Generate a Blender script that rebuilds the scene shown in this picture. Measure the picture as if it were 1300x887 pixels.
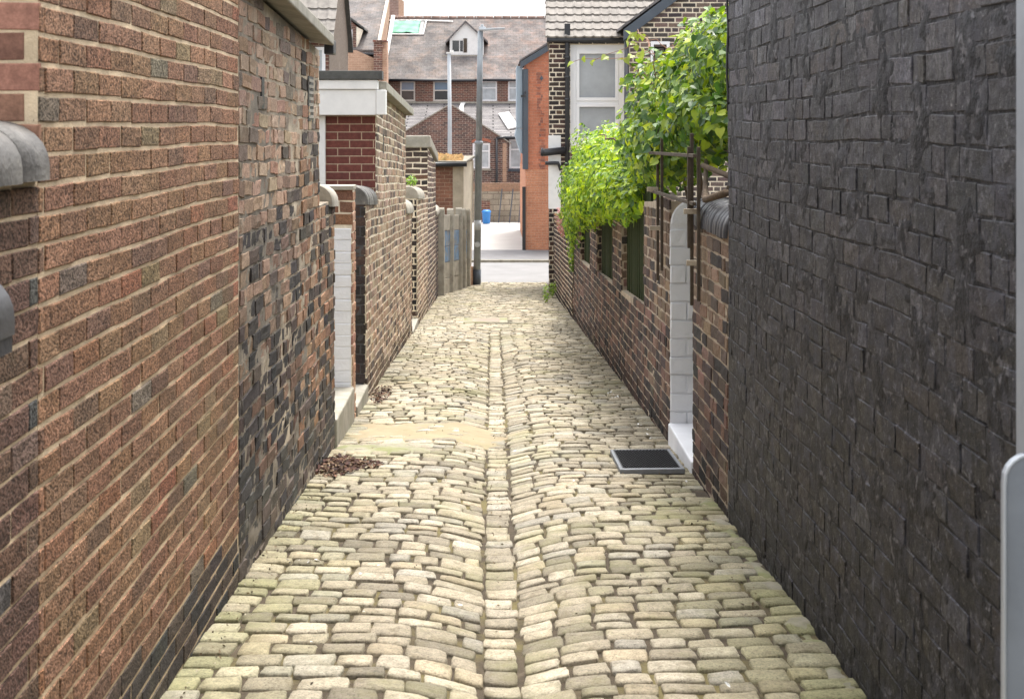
import bpy, math, random
import numpy as np
from mathutils import Vector, noise as mnoise

R = math.radians
F = 1700.0; CX = 626.0; CY = 165.0; HC = 1.6; G = 0.064
S = bpy.context.scene
for o in list(bpy.data.objects): bpy.data.objects.remove(o)

# ------------------------------------------------------------------ camera, sky, sun, exposure
cd = bpy.data.cameras.new('camera'); cam = bpy.data.objects.new('camera', cd); S.collection.objects.link(cam)
cam.location = (0, 0, HC); cam.rotation_euler = (R(90), 0, 0)
cd.sensor_width = 36; cd.lens = 36 * F / 1300; cd.shift_x = 24 / 1300; cd.shift_y = -278.5 / 1300
cd.clip_start = .05; cd.clip_end = 2000
cd.dof.use_dof = True; cd.dof.focus_distance = 11.0; cd.dof.aperture_fstop = 9.0
S.camera = cam
SUN_EL, SUN_AZ = R(72), R(25)          # azimuth measured from +Y, positive to +X
w = bpy.data.worlds.new('World'); S.world = w; w.use_nodes = True
nt = w.node_tree; nt.nodes.clear()
sk = nt.nodes.new('ShaderNodeTexSky'); sk.sky_type = 'NISHITA'; sk.sun_disc = False
sk.sun_elevation = SUN_EL; sk.sun_rotation = SUN_AZ; sk.dust_density = 4.0; sk.air_density = 1.0; sk.ozone_density = .6
hs = nt.nodes.new('ShaderNodeHueSaturation'); hs.inputs['Saturation'].default_value = .22
bg = nt.nodes.new('ShaderNodeBackground'); bg.inputs[1].default_value = .15
wo = nt.nodes.new('ShaderNodeOutputWorld')
nt.links.new(sk.outputs[0], hs.inputs['Color']); nt.links.new(hs.outputs[0], bg.inputs[0]); nt.links.new(bg.outputs[0], wo.inputs[0])
sd = bpy.data.lights.new('sun', 'SUN'); sun = bpy.data.objects.new('sun', sd); S.collection.objects.link(sun)
sd.energy = 1.2; sd.angle = R(14); sd.color = (1, .955, .88)
dv = Vector((math.sin(SUN_AZ) * math.cos(SUN_EL), math.cos(SUN_AZ) * math.cos(SUN_EL), math.sin(SUN_EL)))
sun.rotation_euler = dv.to_track_quat('Z', 'Y').to_euler()
S.view_settings.view_transform = 'Standard'; S.view_settings.look = 'None'
S.view_settings.exposure = 1.80; S.view_settings.gamma = 1; S.view_settings.use_curve_mapping = False

# ------------------------------------------------------------------ helpers
def PX(x, Y): return (x - CX) * Y / F
def PZ(y, Y): return HC - (y - CY) * Y / F
def gz(Y): return -G * min(Y, 31.0)
ZF = -G * 31.0

class NT:
    def __init__(s, name):
        s.m = bpy.data.materials.new(name); s.m.use_nodes = True; s.t = s.m.node_tree
        s.p = s.t.nodes['Principled BSDF']; s.out = s.t.nodes['Material Output']
    def n(s, ty, **kw):
        nd = s.t.nodes.new('ShaderNode' + ty)
        for k, v in kw.items():
            if k in nd.inputs: nd.inputs[k].default_value = v
            else: setattr(nd, k, v)
        return nd
    def l(s, a, b): s.t.links.new(a, b)
    def coord(s, kind='Object'): return s.n('TexCoord').outputs[kind]
    def noise(s, vec, scale, detail=4, rough=.6, dist=0):
        nd = s.n('TexNoise'); nd.inputs['Scale'].default_value = scale; nd.inputs['Detail'].default_value = detail
        nd.inputs['Roughness'].default_value = rough; nd.inputs['Distortion'].default_value = dist
        s.l(vec, nd.inputs['Vector']); return nd.outputs['Fac']
    def ramp(s, fac, stops):
        nd = s.n('ValToRGB'); s.l(fac, nd.inputs[0]); e = nd.color_ramp.elements
        while len(e) < len(stops): e.new(.5)
        for i, (p, c) in enumerate(stops):
            e[i].position = p; e[i].color = (c, c, c, 1) if isinstance(c, (int, float)) else (*c, 1)
        return nd.outputs[0]
    def mix(s, fac, a, b, mode='MIX'):
        nd = s.n('Mix', data_type='RGBA', blend_type=mode)
        if isinstance(fac, (int, float)): nd.inputs[0].default_value = fac
        else: s.l(fac, nd.inputs[0])
        for i, v in ((6, a), (7, b)):
            if isinstance(v, tuple): nd.inputs[i].default_value = (*v, 1)
            else: s.l(v, nd.inputs[i])
        return nd.outputs[2]
    def bump(s, h, strength, dist=.01):
        nd = s.n('Bump'); nd.inputs['Strength'].default_value = strength; nd.inputs['Distance'].default_value = dist
        s.l(h, nd.inputs['Height']); s.l(nd.outputs[0], s.p.inputs['Normal']); return nd
    def base(s, c, rough=.9, spec=.3):
        if isinstance(c, tuple): s.p.inputs['Base Color'].default_value = (*c, 1)
        else: s.l(c, s.p.inputs['Base Color'])
        s.p.inputs['Roughness'].default_value = rough; s.p.inputs['Specular IOR Level'].default_value = spec

def m_attr(name, speck=.35, sscale=260, bump=.5, rough=.92, stain=None, spec=.25, sdark=.35, fine=60, bdist=.006):
    """unit colour from the attribute, weathered with noise"""
    q = NT(name); co = q.coord()
    at = q.n('Attribute', attribute_name='Col').outputs['Color']
    big = q.noise(co, 2.3, 3); fn = q.noise(co, fine, 5, .7); sp = q.noise(co, sscale, 2, .5)
    c = q.mix(.9, at, q.ramp(fn, [(.3, .62), (.7, 1.3)]), 'MULTIPLY')
    c = q.mix(speck, c, q.ramp(sp, [(.40, sdark), (.52, 1.0), (.62, 1.35)]), 'MULTIPLY')
    c = q.mix(.6, c, q.ramp(big, [(.3, .78), (.7, 1.2)]), 'MULTIPLY')
    if stain:
        for (scale, lo, hi, col, amt) in stain:
            c = q.mix(q.ramp(q.noise(co, scale, 6, .65), [(lo, 0.0), (hi, amt)]), c, col)
    q.base(c, rough, spec)
    h = q.mix(.5, fn, sp)
    q.bump(h, bump, bdist)
    return q.m

def m_plain(name, col, rough=.7, var=.25, scale=6, metal=0, bump=.15, bscale=80, stain=None, spec=.4):
    q = NT(name); co = q.coord()
    c = q.mix(1.0, q.ramp(q.noise(co, scale, 5), [(.3, 1 - var), (.7, 1 + var)]), col, 'MULTIPLY')
    if stain:
        for (sc, lo, hi, cc, amt) in stain:
            c = q.mix(q.ramp(q.noise(co, sc, 6, .65), [(lo, 0.0), (hi, amt)]), c, cc)
    q.base(c, rough, spec); q.p.inputs['Metallic'].default_value = metal
    if bump: q.bump(q.noise(co, bscale, 4), bump, .005)
    return q.m

def m_brick(name, c1, c2, mortar, course=.075, L=.225, msize=.012, bump=.6, var=.3, third=None, rough=.9):
    """brick or slate laid by the mesh's metric UV"""
    q = NT(name); uv = q.n('UVMap').outputs[0]; co = q.coord()
    wob = q.n('Mapping'); q.l(uv, wob.inputs['Vector'])
    b = q.n('TexBrick', offset=.5, squash=1.0)
    q.l(wob.outputs[0], b.inputs['Vector'])
    b.inputs['Scale'].default_value = 1; b.inputs['Mortar Size'].default_value = msize / 2
    b.inputs['Brick Width'].default_value = L; b.inputs['Row Height'].default_value = course; b.inputs['Bias'].default_value = 0
    b.inputs['Color1'].default_value = (*c1, 1); b.inputs['Color2'].default_value = (*c2, 1); b.inputs['Mortar'].default_value = (*mortar, 1)
    b.inputs['Mortar Smooth'].default_value = .2
    c = b.outputs['Color']
    if third:
        c = q.mix(q.ramp(q.noise(co, 1.3, 5, .7), [(.47, 0.0), (.62, .7)]), c, q.mix(.8, c, third, 'MULTIPLY'))
    c = q.mix(1.0, c, q.ramp(q.noise(co, 1.1, 6, .7), [(.3, 1 - var), (.7, 1 + var)]), 'MULTIPLY')
    c = q.mix(.7, c, q.ramp(q.noise(co, 25, 3, .7), [(.3, .7), (.7, 1.3)]), 'MULTIPLY')
    q.base(c, rough, .25)
    inv = q.n('Invert'); q.l(b.outputs['Fac'], inv.inputs['Color'])
    q.bump(inv.outputs[0], bump, .012)
    return q.m

class MB:
    def __init__(s): s.ch = []; s.nv = 0
    def raw(s, V, loops, tot, mi, col, uv, sm=None):
        V = np.asarray(V, float).reshape(-1, 3); n = len(V)
        col = np.broadcast_to(np.asarray(col, float), (n, 3))
        s.ch.append((V, np.asarray(loops, int) + s.nv, np.asarray(tot, int), np.broadcast_to(np.asarray(mi, int), (len(tot),)), col, np.asarray(uv, float).reshape(-1, 2), sm))
        s.nv += n
    def poly(s, pts, m=0, col=(1, 1, 1)):
        P = np.array([list(p) for p in pts], float); n = np.zeros(3)
        for i in range(len(P)):
            a, b = P[i], P[(i + 1) % len(P)]
            n += np.array([(a[1] - b[1]) * (a[2] + b[2]), (a[2] - b[2]) * (a[0] + b[0]), (a[0] - b[0]) * (a[1] + b[1])])
        n /= (np.linalg.norm(n) + 1e-12)
        if abs(n[2]) > .95: uv = P[:, :2]
        else:
            t = np.cross([0, 0, 1.], n); t /= np.linalg.norm(t); bb = np.cross(n, t)
            uv = np.stack([P @ t, P @ bb], 1)
        s.raw(P, range(len(P)), [len(P)], m, col, uv)
    def box(s, a, b, m=0, col=(1, 1, 1)):
        (x0, y0, z0), (x1, y1, z1) = [min(p, q) for p, q in zip(a, b)], [max(p, q) for p, q in zip(a, b)]
        s.poly([(x0, y0, z0), (x0, y1, z0), (x1, y1, z0), (x1, y0, z0)], m, col); s.poly([(x0, y0, z1), (x1, y0, z1), (x1, y1, z1), (x0, y1, z1)], m, col)
        s.poly([(x0, y0, z0), (x1, y0, z0), (x1, y0, z1), (x0, y0, z1)], m, col); s.poly([(x1, y1, z0), (x0, y1, z0), (x0, y1, z1), (x1, y1, z1)], m, col)
        s.poly([(x0, y1, z0), (x0, y0, z0), (x0, y0, z1), (x0, y1, z1)], m, col); s.poly([(x1, y0, z0), (x1, y1, z0), (x1, y1, z1), (x1, y0, z1)], m, col)
    def ext(s, pts, d, m=0, col=(1, 1, 1), caps=True):
        """extrude the polygon pts by the vector d"""
        A = [Vector(p) for p in pts]; B = [p + Vector(d) for p in A]
        nrm = Vector((0, 0, 0))
        for i in range(len(A)): nrm += A[i].cross(A[(i + 1) % len(A)])
        if nrm.dot(Vector(d)) > 0: A.reverse(); B.reverse()
        if caps: s.poly(A, m, col); s.poly(list(reversed(B)), m, col)
        for i in range(len(A)):
            j = (i + 1) % len(A); s.poly([A[j], A[i], B[i], B[j]], m, col)
    def tube(s, pts, r, m=0, n=10, col=(1, 1, 1), cap=True):
        pts = [Vector(p) for p in pts]; rr = r if isinstance(r, (list, tuple)) else [r] * len(pts)
        V = []; prev = None
        for i, p in enumerate(pts):
            t = (pts[min(i + 1, len(pts) - 1)] - pts[max(i - 1, 0)]).normalized()
            a = t.orthogonal().normalized() if prev is None else (prev - t * prev.dot(t)).normalized()
            prev = a; b = t.cross(a)
            for k in range(n):
                q = 2 * math.pi * k / n; V.append(p + (a * math.cos(q) + b * math.sin(q)) * rr[i])
        L = []; T = []; UV = []
        for i in range(len(pts) - 1):
            for k in range(n):
                k2 = (k + 1) % n
                L += [i * n + k, i * n + k2, (i + 1) * n + k2, (i + 1) * n + k]; T.append(4); UV += [(k / n, i)] * 4
        if cap:
            L += list(reversed(range(n))); T.append(n); UV += [(0, 0)] * n
            L += [(len(pts) - 1) * n + k for k in range(n)]; T.append(n); UV += [(0, 0)] * n
        s.raw([tuple(v) for v in V], L, T, m, col, UV)
    def grid(s, V, nu, nv, m=0, col=(1, 1, 1), uv=None, sm=None):
        """V: (B, nu*nv, 3) batches of grids, row-major over nv then nu"""
        V = np.asarray(V); Bn = V.shape[0]
        q = np.array([[j * nu + i, j * nu + i + 1, (j + 1) * nu + i + 1, (j + 1) * nu + i] for j in range(nv - 1) for i in range(nu - 1)])
        L = (q[None] + (np.arange(Bn) * nu * nv)[:, None, None]).reshape(-1)
        col = np.asarray(col, float)
        if col.ndim == 2: col = np.repeat(col, nu * nv, axis=0)
        s.raw(V.reshape(-1, 3), L, np.full(Bn * len(q), 4), m, col, np.zeros((len(L), 2)) if uv is None else uv, sm)
    def build(s, name, mats, parent=None, smooth=False, bevel=0, **tags):
        me = bpy.data.meshes.new(name)
        V = np.concatenate([c[0] for c in s.ch]); L = np.concatenate([c[1] for c in s.ch]); T = np.concatenate([c[2] for c in s.ch])
        M = np.concatenate([c[3] for c in s.ch]); C = np.concatenate([c[4] for c in s.ch]); UV = np.concatenate([c[5] for c in s.ch])
        me.vertices.add(len(V)); me.vertices.foreach_set('co', V.ravel()); me.loops.add(len(L)); me.loops.foreach_set('vertex_index', L)
        me.polygons.add(len(T)); st = np.concatenate([[0], np.cumsum(T)[:-1]]); me.polygons.foreach_set('loop_start', st); me.polygons.foreach_set('loop_total', T)
        me.polygons.foreach_set('material_index', M); me.polygons.foreach_set('use_smooth', np.concatenate([np.full(len(c[2]), bool(smooth if c[6] is None else c[6])) for c in s.ch]))
        ul = me.uv_layers.new(name='UVMap'); ul.data.foreach_set('uv', UV.ravel())
        ca = me.color_attributes.new('Col', 'FLOAT_COLOR', 'POINT'); ca.data.foreach_set('color', np.concatenate([C, np.ones((len(C), 1))], 1).ravel())
        for mt in (mats if isinstance(mats, (list, tuple)) else [mats]): me.materials.append(mt)
        me.update(calc_edges=True); me.validate()
        o = bpy.data.objects.new(name, me); S.collection.objects.link(o)
        if parent: o.parent = parent
        if bevel:
            wl = o.modifiers.new('weld', 'WELD'); wl.merge_threshold = .0002
            bv = o.modifiers.new('bevel', 'BEVEL'); bv.width = bevel; bv.segments = 2; bv.limit_method = 'ANGLE'
        for k, v in tags.items(): o[k] = v
        return o

def thing(name, label, cat, group=None):
    o = bpy.data.objects.new(name, None); S.collection.objects.link(o); o.empty_display_size = .1
    o['label'] = label; o['category'] = cat
    if group: o['group'] = group
    return o

def holes_wall(mb, x0, x1, z0, z1, Y, holes, m=0, reveal=.12, d=1):
    """vertical wall face in the plane y = Y with rectangular openings and their reveals"""
    xs = sorted({x0, x1, *[h[0] for h in holes], *[h[1] for h in holes]}); zs = sorted({z0, z1, *[h[2] for h in holes], *[h[3] for h in holes]})
    for a, b in zip(xs, xs[1:]):
        for c, e in zip(zs, zs[1:]):
            mx, mz = (a + b) / 2, (c + e) / 2
            if any(h[0] < mx < h[1] and h[2] < mz < h[3] for h in holes): continue
            mb.poly([(a, Y, c), (b, Y, c), (b, Y, e), (a, Y, e)], m)
    for (a, b, c, e) in [h[:4] for h in holes]:
        y2 = Y + reveal * d
        mb.poly([(a, Y, c), (a, Y, e), (a, y2, e), (a, y2, c)], m); mb.poly([(b, Y, c), (b, y2, c), (b, y2, e), (b, Y, e)], m)
        mb.poly([(a, Y, e), (b, Y, e), (b, y2, e), (a, y2, e)], m); mb.poly([(a, Y, c), (a, y2, c), (b, y2, c), (b, Y, c)], m)

BU_HI = [(0, 0), (0, .0006), (0, .0034), (.35, 0), (.68, 0), (1, -.0034), (1, -.0006), (1, 0)]
BV_HI = [(0, 0), (0, .0006), (0, .0034), (.5, 0), (1, -.0034), (1, -.0006), (1, 0)]
BU_LO = [(0, 0), (0, .005), (1, -.005), (1, 0)]
def bricks(mb, O, U, N, regions, course=.075, L=.225, joint=.010, slope=0., bond='stretcher', colf=None, m=1, hi=True, proud=.006, seed=0, jit=.0015, wav=.0, zoff=0.0, phase=0.0, perp=None):
    perp = joint if perp is None else perp
    rng = np.random.default_rng(seed); O = np.array(O, float); U = np.array(U, float); N = np.array(N, float)
    UA, UB, ZA, ZB = [], [], [], []
    for (u0, u1, zlo, zhi) in regions:
        flo = zlo if callable(zlo) else (lambda u, c=zlo: c); fhi = zhi if callable(zhi) else (lambda u, c=zhi: c)
        zmin = min(flo(u0), flo(u1)) - slope * u0 if slope >= 0 else min(flo(u) - slope * u for u in (u0, u1)); zmax = max(fhi(u) - slope * u for u in (u0, u1, (u0 + u1) / 2))
        k0 = int(math.floor((min(zmin, min(flo(u) - slope * u for u in (u0, u1))) - zoff) / course)); k1 = int(math.ceil((zmax - zoff) / course))
        for k in range(k0, k1 + 1):
            if bond == 'stretcher': LL = L; off = (k % 2) * L / 2
            elif bond == 'garden':
                LL = L if k % 4 else L / 2; off = (k % 2) * L / 2 + (L / 4 if k % 4 == 0 else 0)
            elif bond == 'header': LL = L / 2; off = (k % 2) * L / 4
            elif bond == 'header2': LL = L / 2 if (k * 7) % 5 else L; off = (k % 2) * L / 4 + .011 * math.sin(k * 2.3)
            else: LL = None
            us = []
            if LL is None:
                rk = random.Random(seed * 977 + k); u = u0 - rk.random() * L
                while u < u1:
                    us.append(u); u += L * (.5 if rk.random() < .28 else 1.0) * rk.uniform(.93, 1.04)
                us.append(u)
            else:
                i0 = math.floor((u0 - off - phase) / LL); u = i0 * LL + off + phase
                while u < u1 + LL: us.append(u); u += LL
            for a, b in zip(us, us[1:]):
                a2, b2 = max(a, u0), min(b, u1)
                if b2 - a2 < .035: continue
                uc = (a2 + b2) / 2; zc = zoff + (k + .5) * course + slope * uc
                if zc < flo(uc) or zc > fhi(uc): continue
                UA.append(a2 + perp / 2 * (a2 > u0 + 1e-6)); UB.append(b2 - perp / 2 * (b2 < u1 - 1e-6)); ZA.append(zoff + k * course + joint / 2); ZB.append(zoff + (k + 1) * course - joint / 2)
    if not UA: return
    UA, UB, ZA, ZB = map(np.array, (UA, UB, ZA, ZB)); n = len(UA)
    j = lambda s: rng.uniform(-s, s, n)
    tu, tv = (BU_HI, BV_HI) if hi else (BU_LO, BU_LO)
    nu, nv = len(tu), len(tv)
    fu = np.array([f for f, _ in tu]); du = np.array([d for _, d in tu]); fv = np.array([f for f, _ in tv]); dvv = np.array([d for _, d in tv])
    ua, ub, za, zb = UA + j(jit), UB + j(jit), ZA + j(jit), ZB + j(jit)
    u = ua[:, None] * (1 - fu) + ub[:, None] * fu + du; z = za[:, None] * (1 - fv) + zb[:, None] * fv + dvv
    Ug = np.repeat(u[:, None, :], nv, 1); Zg = np.repeat(z[:, :, None], nu, 2)
    # corners wander: each brick slightly out of true
    a1, a2_, a3 = j(jit * 1.6), j(jit * 1.6), j(jit * 1.6)
    Fu = fu[None, None, :]; Fv = fv[None, :, None]
    Zg = Zg + a1[:, None, None] * (Fu - .5) * 2 + a3[:, None, None] * (Fu * (1 - Fu)) * 2 + slope * Ug
    Ug = Ug + a2_[:, None, None] * (Fv - .5)
    if wav: Zg = Zg + wav * (np.sin(Ug * 1.9 + Zg * .9 + seed) + .5 * np.sin(Ug * 4.7 - Zg * 2 + seed * 2))
    if hi:
        pu = np.array([0, .88, 1, 1, 1, 1, .88, 0]); pv = np.array([0, .88, 1, 1, 1, .88, 0])
    else: pu = pv = np.array([0, 1, 1, 0])
    dep = np.minimum(pu[None, None, :], pv[None, :, None]) * (proud + .012) - .012
    dep = dep + (j(jit * 1.1))[:, None, None] + (j(jit))[:, None, None] * (Fu - .5) * 2
    if hi: dep = dep + rng.normal(0, jit * .45, (n, nv, nu)) * (dep > 0)
    P = O + Ug[..., None] * U + Zg[..., None] * np.array([0, 0, 1.]) + dep[..., None] * N
    if np.dot(np.cross(U, [0, 0, 1.]), N) < 0: P = P[:, :, ::-1]
    col = colf((UA + UB) / 2, (ZA + ZB) / 2 + slope * (UA + UB) / 2, rng)
    mb.grid(P.reshape(n, nu * nv, 3), nu, nv, m, col)

def palette(cols, wts, var=.12, hue=.05):
    cols = np.array(cols, float); wts = np.array(wts, float) / sum(wts)
    def f(u, z, rng):
        k = rng.choice(len(cols), len(u), p=wts)
        return np.clip(cols[k] * (1 + rng.uniform(-var, var, (len(u), 1))) * (1 + rng.uniform(-hue, hue, (len(u), 3))), 0, 1)
    return f

XL, XR = -1.10, 1.24
def ygrad(stops):
    """palette that changes with height: stops = [(z, cols, wts)]"""
    def f(u, z, rng):
        zz = z + rng.normal(0, .12, len(z)) + .15 * np.sin(u * 2.1); out = np.zeros((len(u), 3)); prev = None
        idx = np.zeros(len(u), int)
        for i, (zs, c, w_) in enumerate(stops): idx[zz > zs] = i
        for i, (zs, c, w_) in enumerate(stops):
            q = idx == i
            if q.any(): out[q] = palette(c, w_)(u[q], z[q], rng)
        return out
    return f

# ------------------------------------------------------------------ materials
M = {}
M['brown'] = m_attr('brown_brick', speck=.95, sscale=150, bump=1.0, fine=38, bdist=.010, sdark=.22, stain=[(1.2, .55, .8, (.16, .15, .07), .45)])
M['facebrick'] = m_attr('smooth_face_brick', speck=.15, sscale=200, bump=.25, fine=30)
M['old'] = m_attr('old_brick', speck=.4, sscale=150, bump=.8, fine=38, stain=[(3.5, .60, .74, (.42, .38, .30), .5), (1.0, .6, .8, (.05, .045, .04), .4)])
M['mixed'] = m_attr('mixed_brick', speck=.4, sscale=150, bump=.7, fine=40, stain=[(2.2, .60, .78, (.34, .31, .20), .45)])
def m_black():
    q = NT('worn_black_paint'); co = q.coord(); at = q.n('Attribute', attribute_name='Col').outputs['Color']
    fn = q.noise(co, 55, 8, .75); md = q.noise(co, 9, 8, .75); hf = q.noise(co, 190, 3, .6); lg = q.noise(co, 2.2, 6, .7)
    c = q.mix(1.0, at, q.ramp(fn, [(.34, .25), (.5, .9), (.66, 2.2)]), 'MULTIPLY')
    c = q.mix(q.ramp(md, [(.51, 0.0), (.58, .55)]), c, (.082, .082, .098))
    c = q.mix(q.ramp(lg, [(.50, 0.0), (.60, .4)]), c, (.052, .048, .052))
    c = q.mix(q.ramp(q.noise(co, 24, 6, .75), [(.57, 0.0), (.62, .65)]), c, (.145, .142, .160))
    c = q.mix(q.ramp(q.noise(co, 17, 6, .75), [(.55, 0.0), (.60, .7)]), c, (.008, .008, .009))
    c = q.mix(q.ramp(q.noise(co, 85, 3, .6), [(.66, 0.0), (.70, .8)]), c, (.30, .29, .28))
    c = q.mix(q.ramp(q.noise(co, 8.5, 8, .8), [(.67, 0.0), (.69, .8)]), c, (.20, .075, .035))
    q.base(c, .7, .30); q.l(q.ramp(md, [(.35, .42), (.65, .8)]), q.p.inputs['Roughness'])
    q.bump(q.mix(.5, q.mix(.5, fn, hf), md), 1.0, .011); return q.m
M['black'] = m_black()
M['mortar_cream'] = m_plain('cream_mortar', (.66, .52, .35), .95, .25, 12, bump=.8, bscale=120, stain=[(6, .62, .78, (.30, .22, .14), .5)])
M['mortar_grey'] = m_plain('grey_mortar', (.42, .35, .26), .95, .3, 9, bump=.9, bscale=110, stain=[(1.3, .42, .55, (.13, .115, .095), .8)])
M['mortar_right'] = m_plain('right_mortar', (.40, .33, .25), .95, .3, 9, bump=.8, bscale=110, stain=[(2, .52, .7, (.15, .125, .10), .6)])
M['mortar_pale'] = m_plain('pale_mortar', (.74, .65, .51), .95, .2, 9, bump=.6, bscale=110, stain=[(2, .60, .78, (.26, .22, .17), .5)])
M['mortar_black'] = m_plain('black_painted_mortar', (.026, .026, .029), .6, .5, 30, bump=1.0, bscale=70, stain=[(9, .52, .60, (.082, .082, .092), .6), (24, .57, .62, (.17, .165, .175), .7), (17, .57, .62, (.008, .008, .009), .6)], spec=.15)
M['white'] = m_plain('white_masonry_paint', (.78, .79, .82), .6, .06, 5, bump=.5, bscale=45, stain=[(7, .62, .8, (.50, .48, .44), .35)])
M['concrete'] = m_plain('concrete', (.29, .27, .225), .92, .22, 7, bump=.6, bscale=60, stain=[(3, .52, .7, (.19, .18, .12), .6), (9, .62, .75, (.45, .42, .36), .5)])
M['darkstone'] = m_plain('dark_coping', (.050, .050, .055), .45, .3, 9, bump=.5, bscale=50, stain=[(4, .58, .74, (.17, .16, .14), .5)])
M['greycoping'] = m_plain('grey_coping', (.13, .122, .112), .6, .35, 9, bump=.8, bscale=50, stain=[(5, .48, .64, (.055, .052, .05), .7), (14, .6, .7, (.36, .33, .28), .5)])
M['palecoping'] = m_plain('pale_coping', (.34, .31, .26), .8, .2, 9, bump=.6, bscale=50, stain=[(6, .55, .7, (.20, .17, .13), .6)])
M['upvc'] = m_plain('white_upvc', (.80, .80, .81), .35, .03, 3, bump=0)
M['timberwhite'] = m_plain('white_painted_timber', (.76, .75, .73), .6, .08, 6, bump=.2, stain=[(6, .6, .75, (.45, .42, .36), .4)])
M['felt'] = m_plain('roofing_felt', (.085, .085, .08), .95, .25, 12, bump=.5)
M['blackpipe'] = m_plain('black_pipe', (.025, .026, .03), .4, .2, 10, bump=0, spec=.5)
M['slate'] = m_brick('slate_roof', (.165, .148, .140), (.125, .117, .115), (.075, .068, .062), .19, .30, .014, .9, .42, third=(1.35, 1.15, 1.0))
M['tilerows'] = m_brick('lean_to_tiles', (.22, .205, .20), (.16, .15, .15), (.035, .032, .032), .29, 1.6, .065, 1.0, .35)
M['slate2'] = m_brick('slate_roof_grey', (.18, .165, .165), (.135, .128, .13), (.07, .065, .06), .22, .36, .016, .8, .25)
M['farbrick'] = m_brick('far_brick', (.20, .085, .062), (.11, .065, .055), (.36, .29, .23), .085, .24, .017, .4, .25)
M['farbrick2'] = m_brick('far_brick_dark', (.18, .095, .075), (.075, .052, .05), (.36, .31, .26), .088, .24, .017, .4, .3)
M['orange'] = m_brick('orange_brick', (.47, .185, .11), (.40, .15, .09), (.36, .22, .16), .082, .235, .010, .4, .15)
M['orange_low'] = m_brick('pale_orange_brick', (.52, .24, .14), (.45, .20, .12), (.46, .31, .23), .075, .225, .010, .3, .12)
M['redbrick'] = m_brick('red_brick', (.165, .055, .043), (.135, .048, .040), (.42, .31, .22), .0752, .225, .010, .5, .12)
M['tanbrick'] = m_brick('tan_brick', (.42, .27, .19), (.36, .22, .15), (.46, .34, .25), .085, .24, .012, .3, .2)
M['block'] = m_brick('concrete_block', (.36, .32, .25), (.26, .235, .185), (.13, .11, .085), .215, .42, .022, .4, .3)
M['tile'] = m_plain('pale_concrete_tile', (.225, .205, .185), .9, .25, 5, bump=.5, bscale=60, stain=[(18, .62, .74, (.16, .14, .12), .6), (2, .5, .7, (.30, .27, .24), .5)])
M['render'] = m_plain('pebbledash', (.165, .13, .10), .95, .3, 14, bump=1, bscale=90, stain=[(30, .5, .62, (.08, .06, .05), .7), (1.5, .55, .7, (.25, .20, .155), .5)])
M['glass_blue'] = m_plain('window_glass_blue', (.16, .22, .30), .08, .25, 1.2, bump=0, spec=.9)  # bluish sky reflection of the upper panes, painted as base colour
M['glass_dark'] = m_plain('window_glass_dark', (.05, .052, .056), .1, .3, 2, bump=0, spec=.8)
M['glass_pale'] = m_plain('window_net_curtain', (.42, .45, .47), .25, .25, 3, bump=0, spec=.6)
M['glass_frost'] = m_plain('frosted_glass', (.36, .38, .40), .18, .2, 1.6, bump=.1, bscale=20, spec=.6)
M['asphalt'] = m_plain('asphalt', (.20, .197, .197), .9, .12, 1.4, bump=.4, bscale=90, stain=[(.5, .5, .7, (.23, .225, .225), .5)])
M['pavement'] = m_plain('pavement_asphalt', (.15, .148, .15), .9, .15, 2.0, bump=.4, bscale=70)
M['yardconc'] = m_plain('yard_concrete', (.40, .39, .37), .9, .1, .8, bump=.3, bscale=40)
M['steel'] = m_plain('galvanised_steel', (.33, .36, .40), .45, .12, 7, metal=.25, bump=.1, bscale=40)
M['postpaint'] = m_plain('grey_post_paint', (.27, .30, .325), .55, .2, 5, metal=0, bump=.1)
M['postpale'] = m_plain('pale_post_paint', (.50, .53, .56), .5, .08, 5, bump=0)
M['bluegrey'] = m_plain('blue_grey_cladding', (.30, .37, .43), .5, .06, 3, bump=0)
M['darkblue'] = m_plain('slate_blue_trim', (.07, .085, .105), .5, .12, 4, bump=0)
M['green'] = m_plain('dark_green_boards', (.022, .032, .010), .85, .3, 20, bump=.5, bscale=30, stain=[(6, .55, .72, (.05, .045, .02), .5)], spec=.15)
M['wood'] = m_plain('weathered_timber', (.075, .058, .042), .9, .3, 30, bump=.6, bscale=90, stain=[(8, .58, .75, (.15, .13, .095), .5)])
M['woodend'] = m_plain('cut_timber', (.40, .34, .26), .9, .2, 30, bump=.5)
M['rubber'] = m_plain('black_rubber', (.018, .018, .020), .6, .2, 60, bump=.2)
M['matedge'] = m_plain('grey_mat_edge', (.20, .21, .225), .6, .15, 20, bump=.2)
M['tarp'] = m_plain('green_tarpaulin', (.10, .29, .19), .6, .25, 1.5, bump=.6, bscale=6)
M['blueplastic'] = m_plain('blue_plastic', (.03, .20, .55), .4, .1, 5, bump=0)
M['moss'] = m_plain('roof_moss', (.26, .15, .055), .95, .5, 18, bump=1, bscale=40, stain=[(9, .5, .65, (.12, .13, .04), .7)])
M['cream'] = m_plain('cream_render', (.78, .70, .57), .9, .1, 3, bump=.4, bscale=40, stain=[(2.5, .55, .72, (.38, .31, .22), .5)])
M['buff'] = m_plain('buff_render', (.44, .37, .27), .9, .2, 5, bump=.4, bscale=40)
M['fence'] = m_plain('fence_concrete', (.40, .365, .30), .95, .25, 6, bump=.7, bscale=60, stain=[(4, .55, .7, (.15, .13, .10), .6)])
M['bluepaint'] = m_plain('faded_blue_spray_paint', (.16, .27, .42), .9, .3, 8, bump=.5, bscale=60, stain=[(7, .45, .6, (.30, .275, .23), .8)])
M['white_chip'] = m_plain('white_litter', (.8, .79, .76), .7, .05, 5, bump=0)

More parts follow.
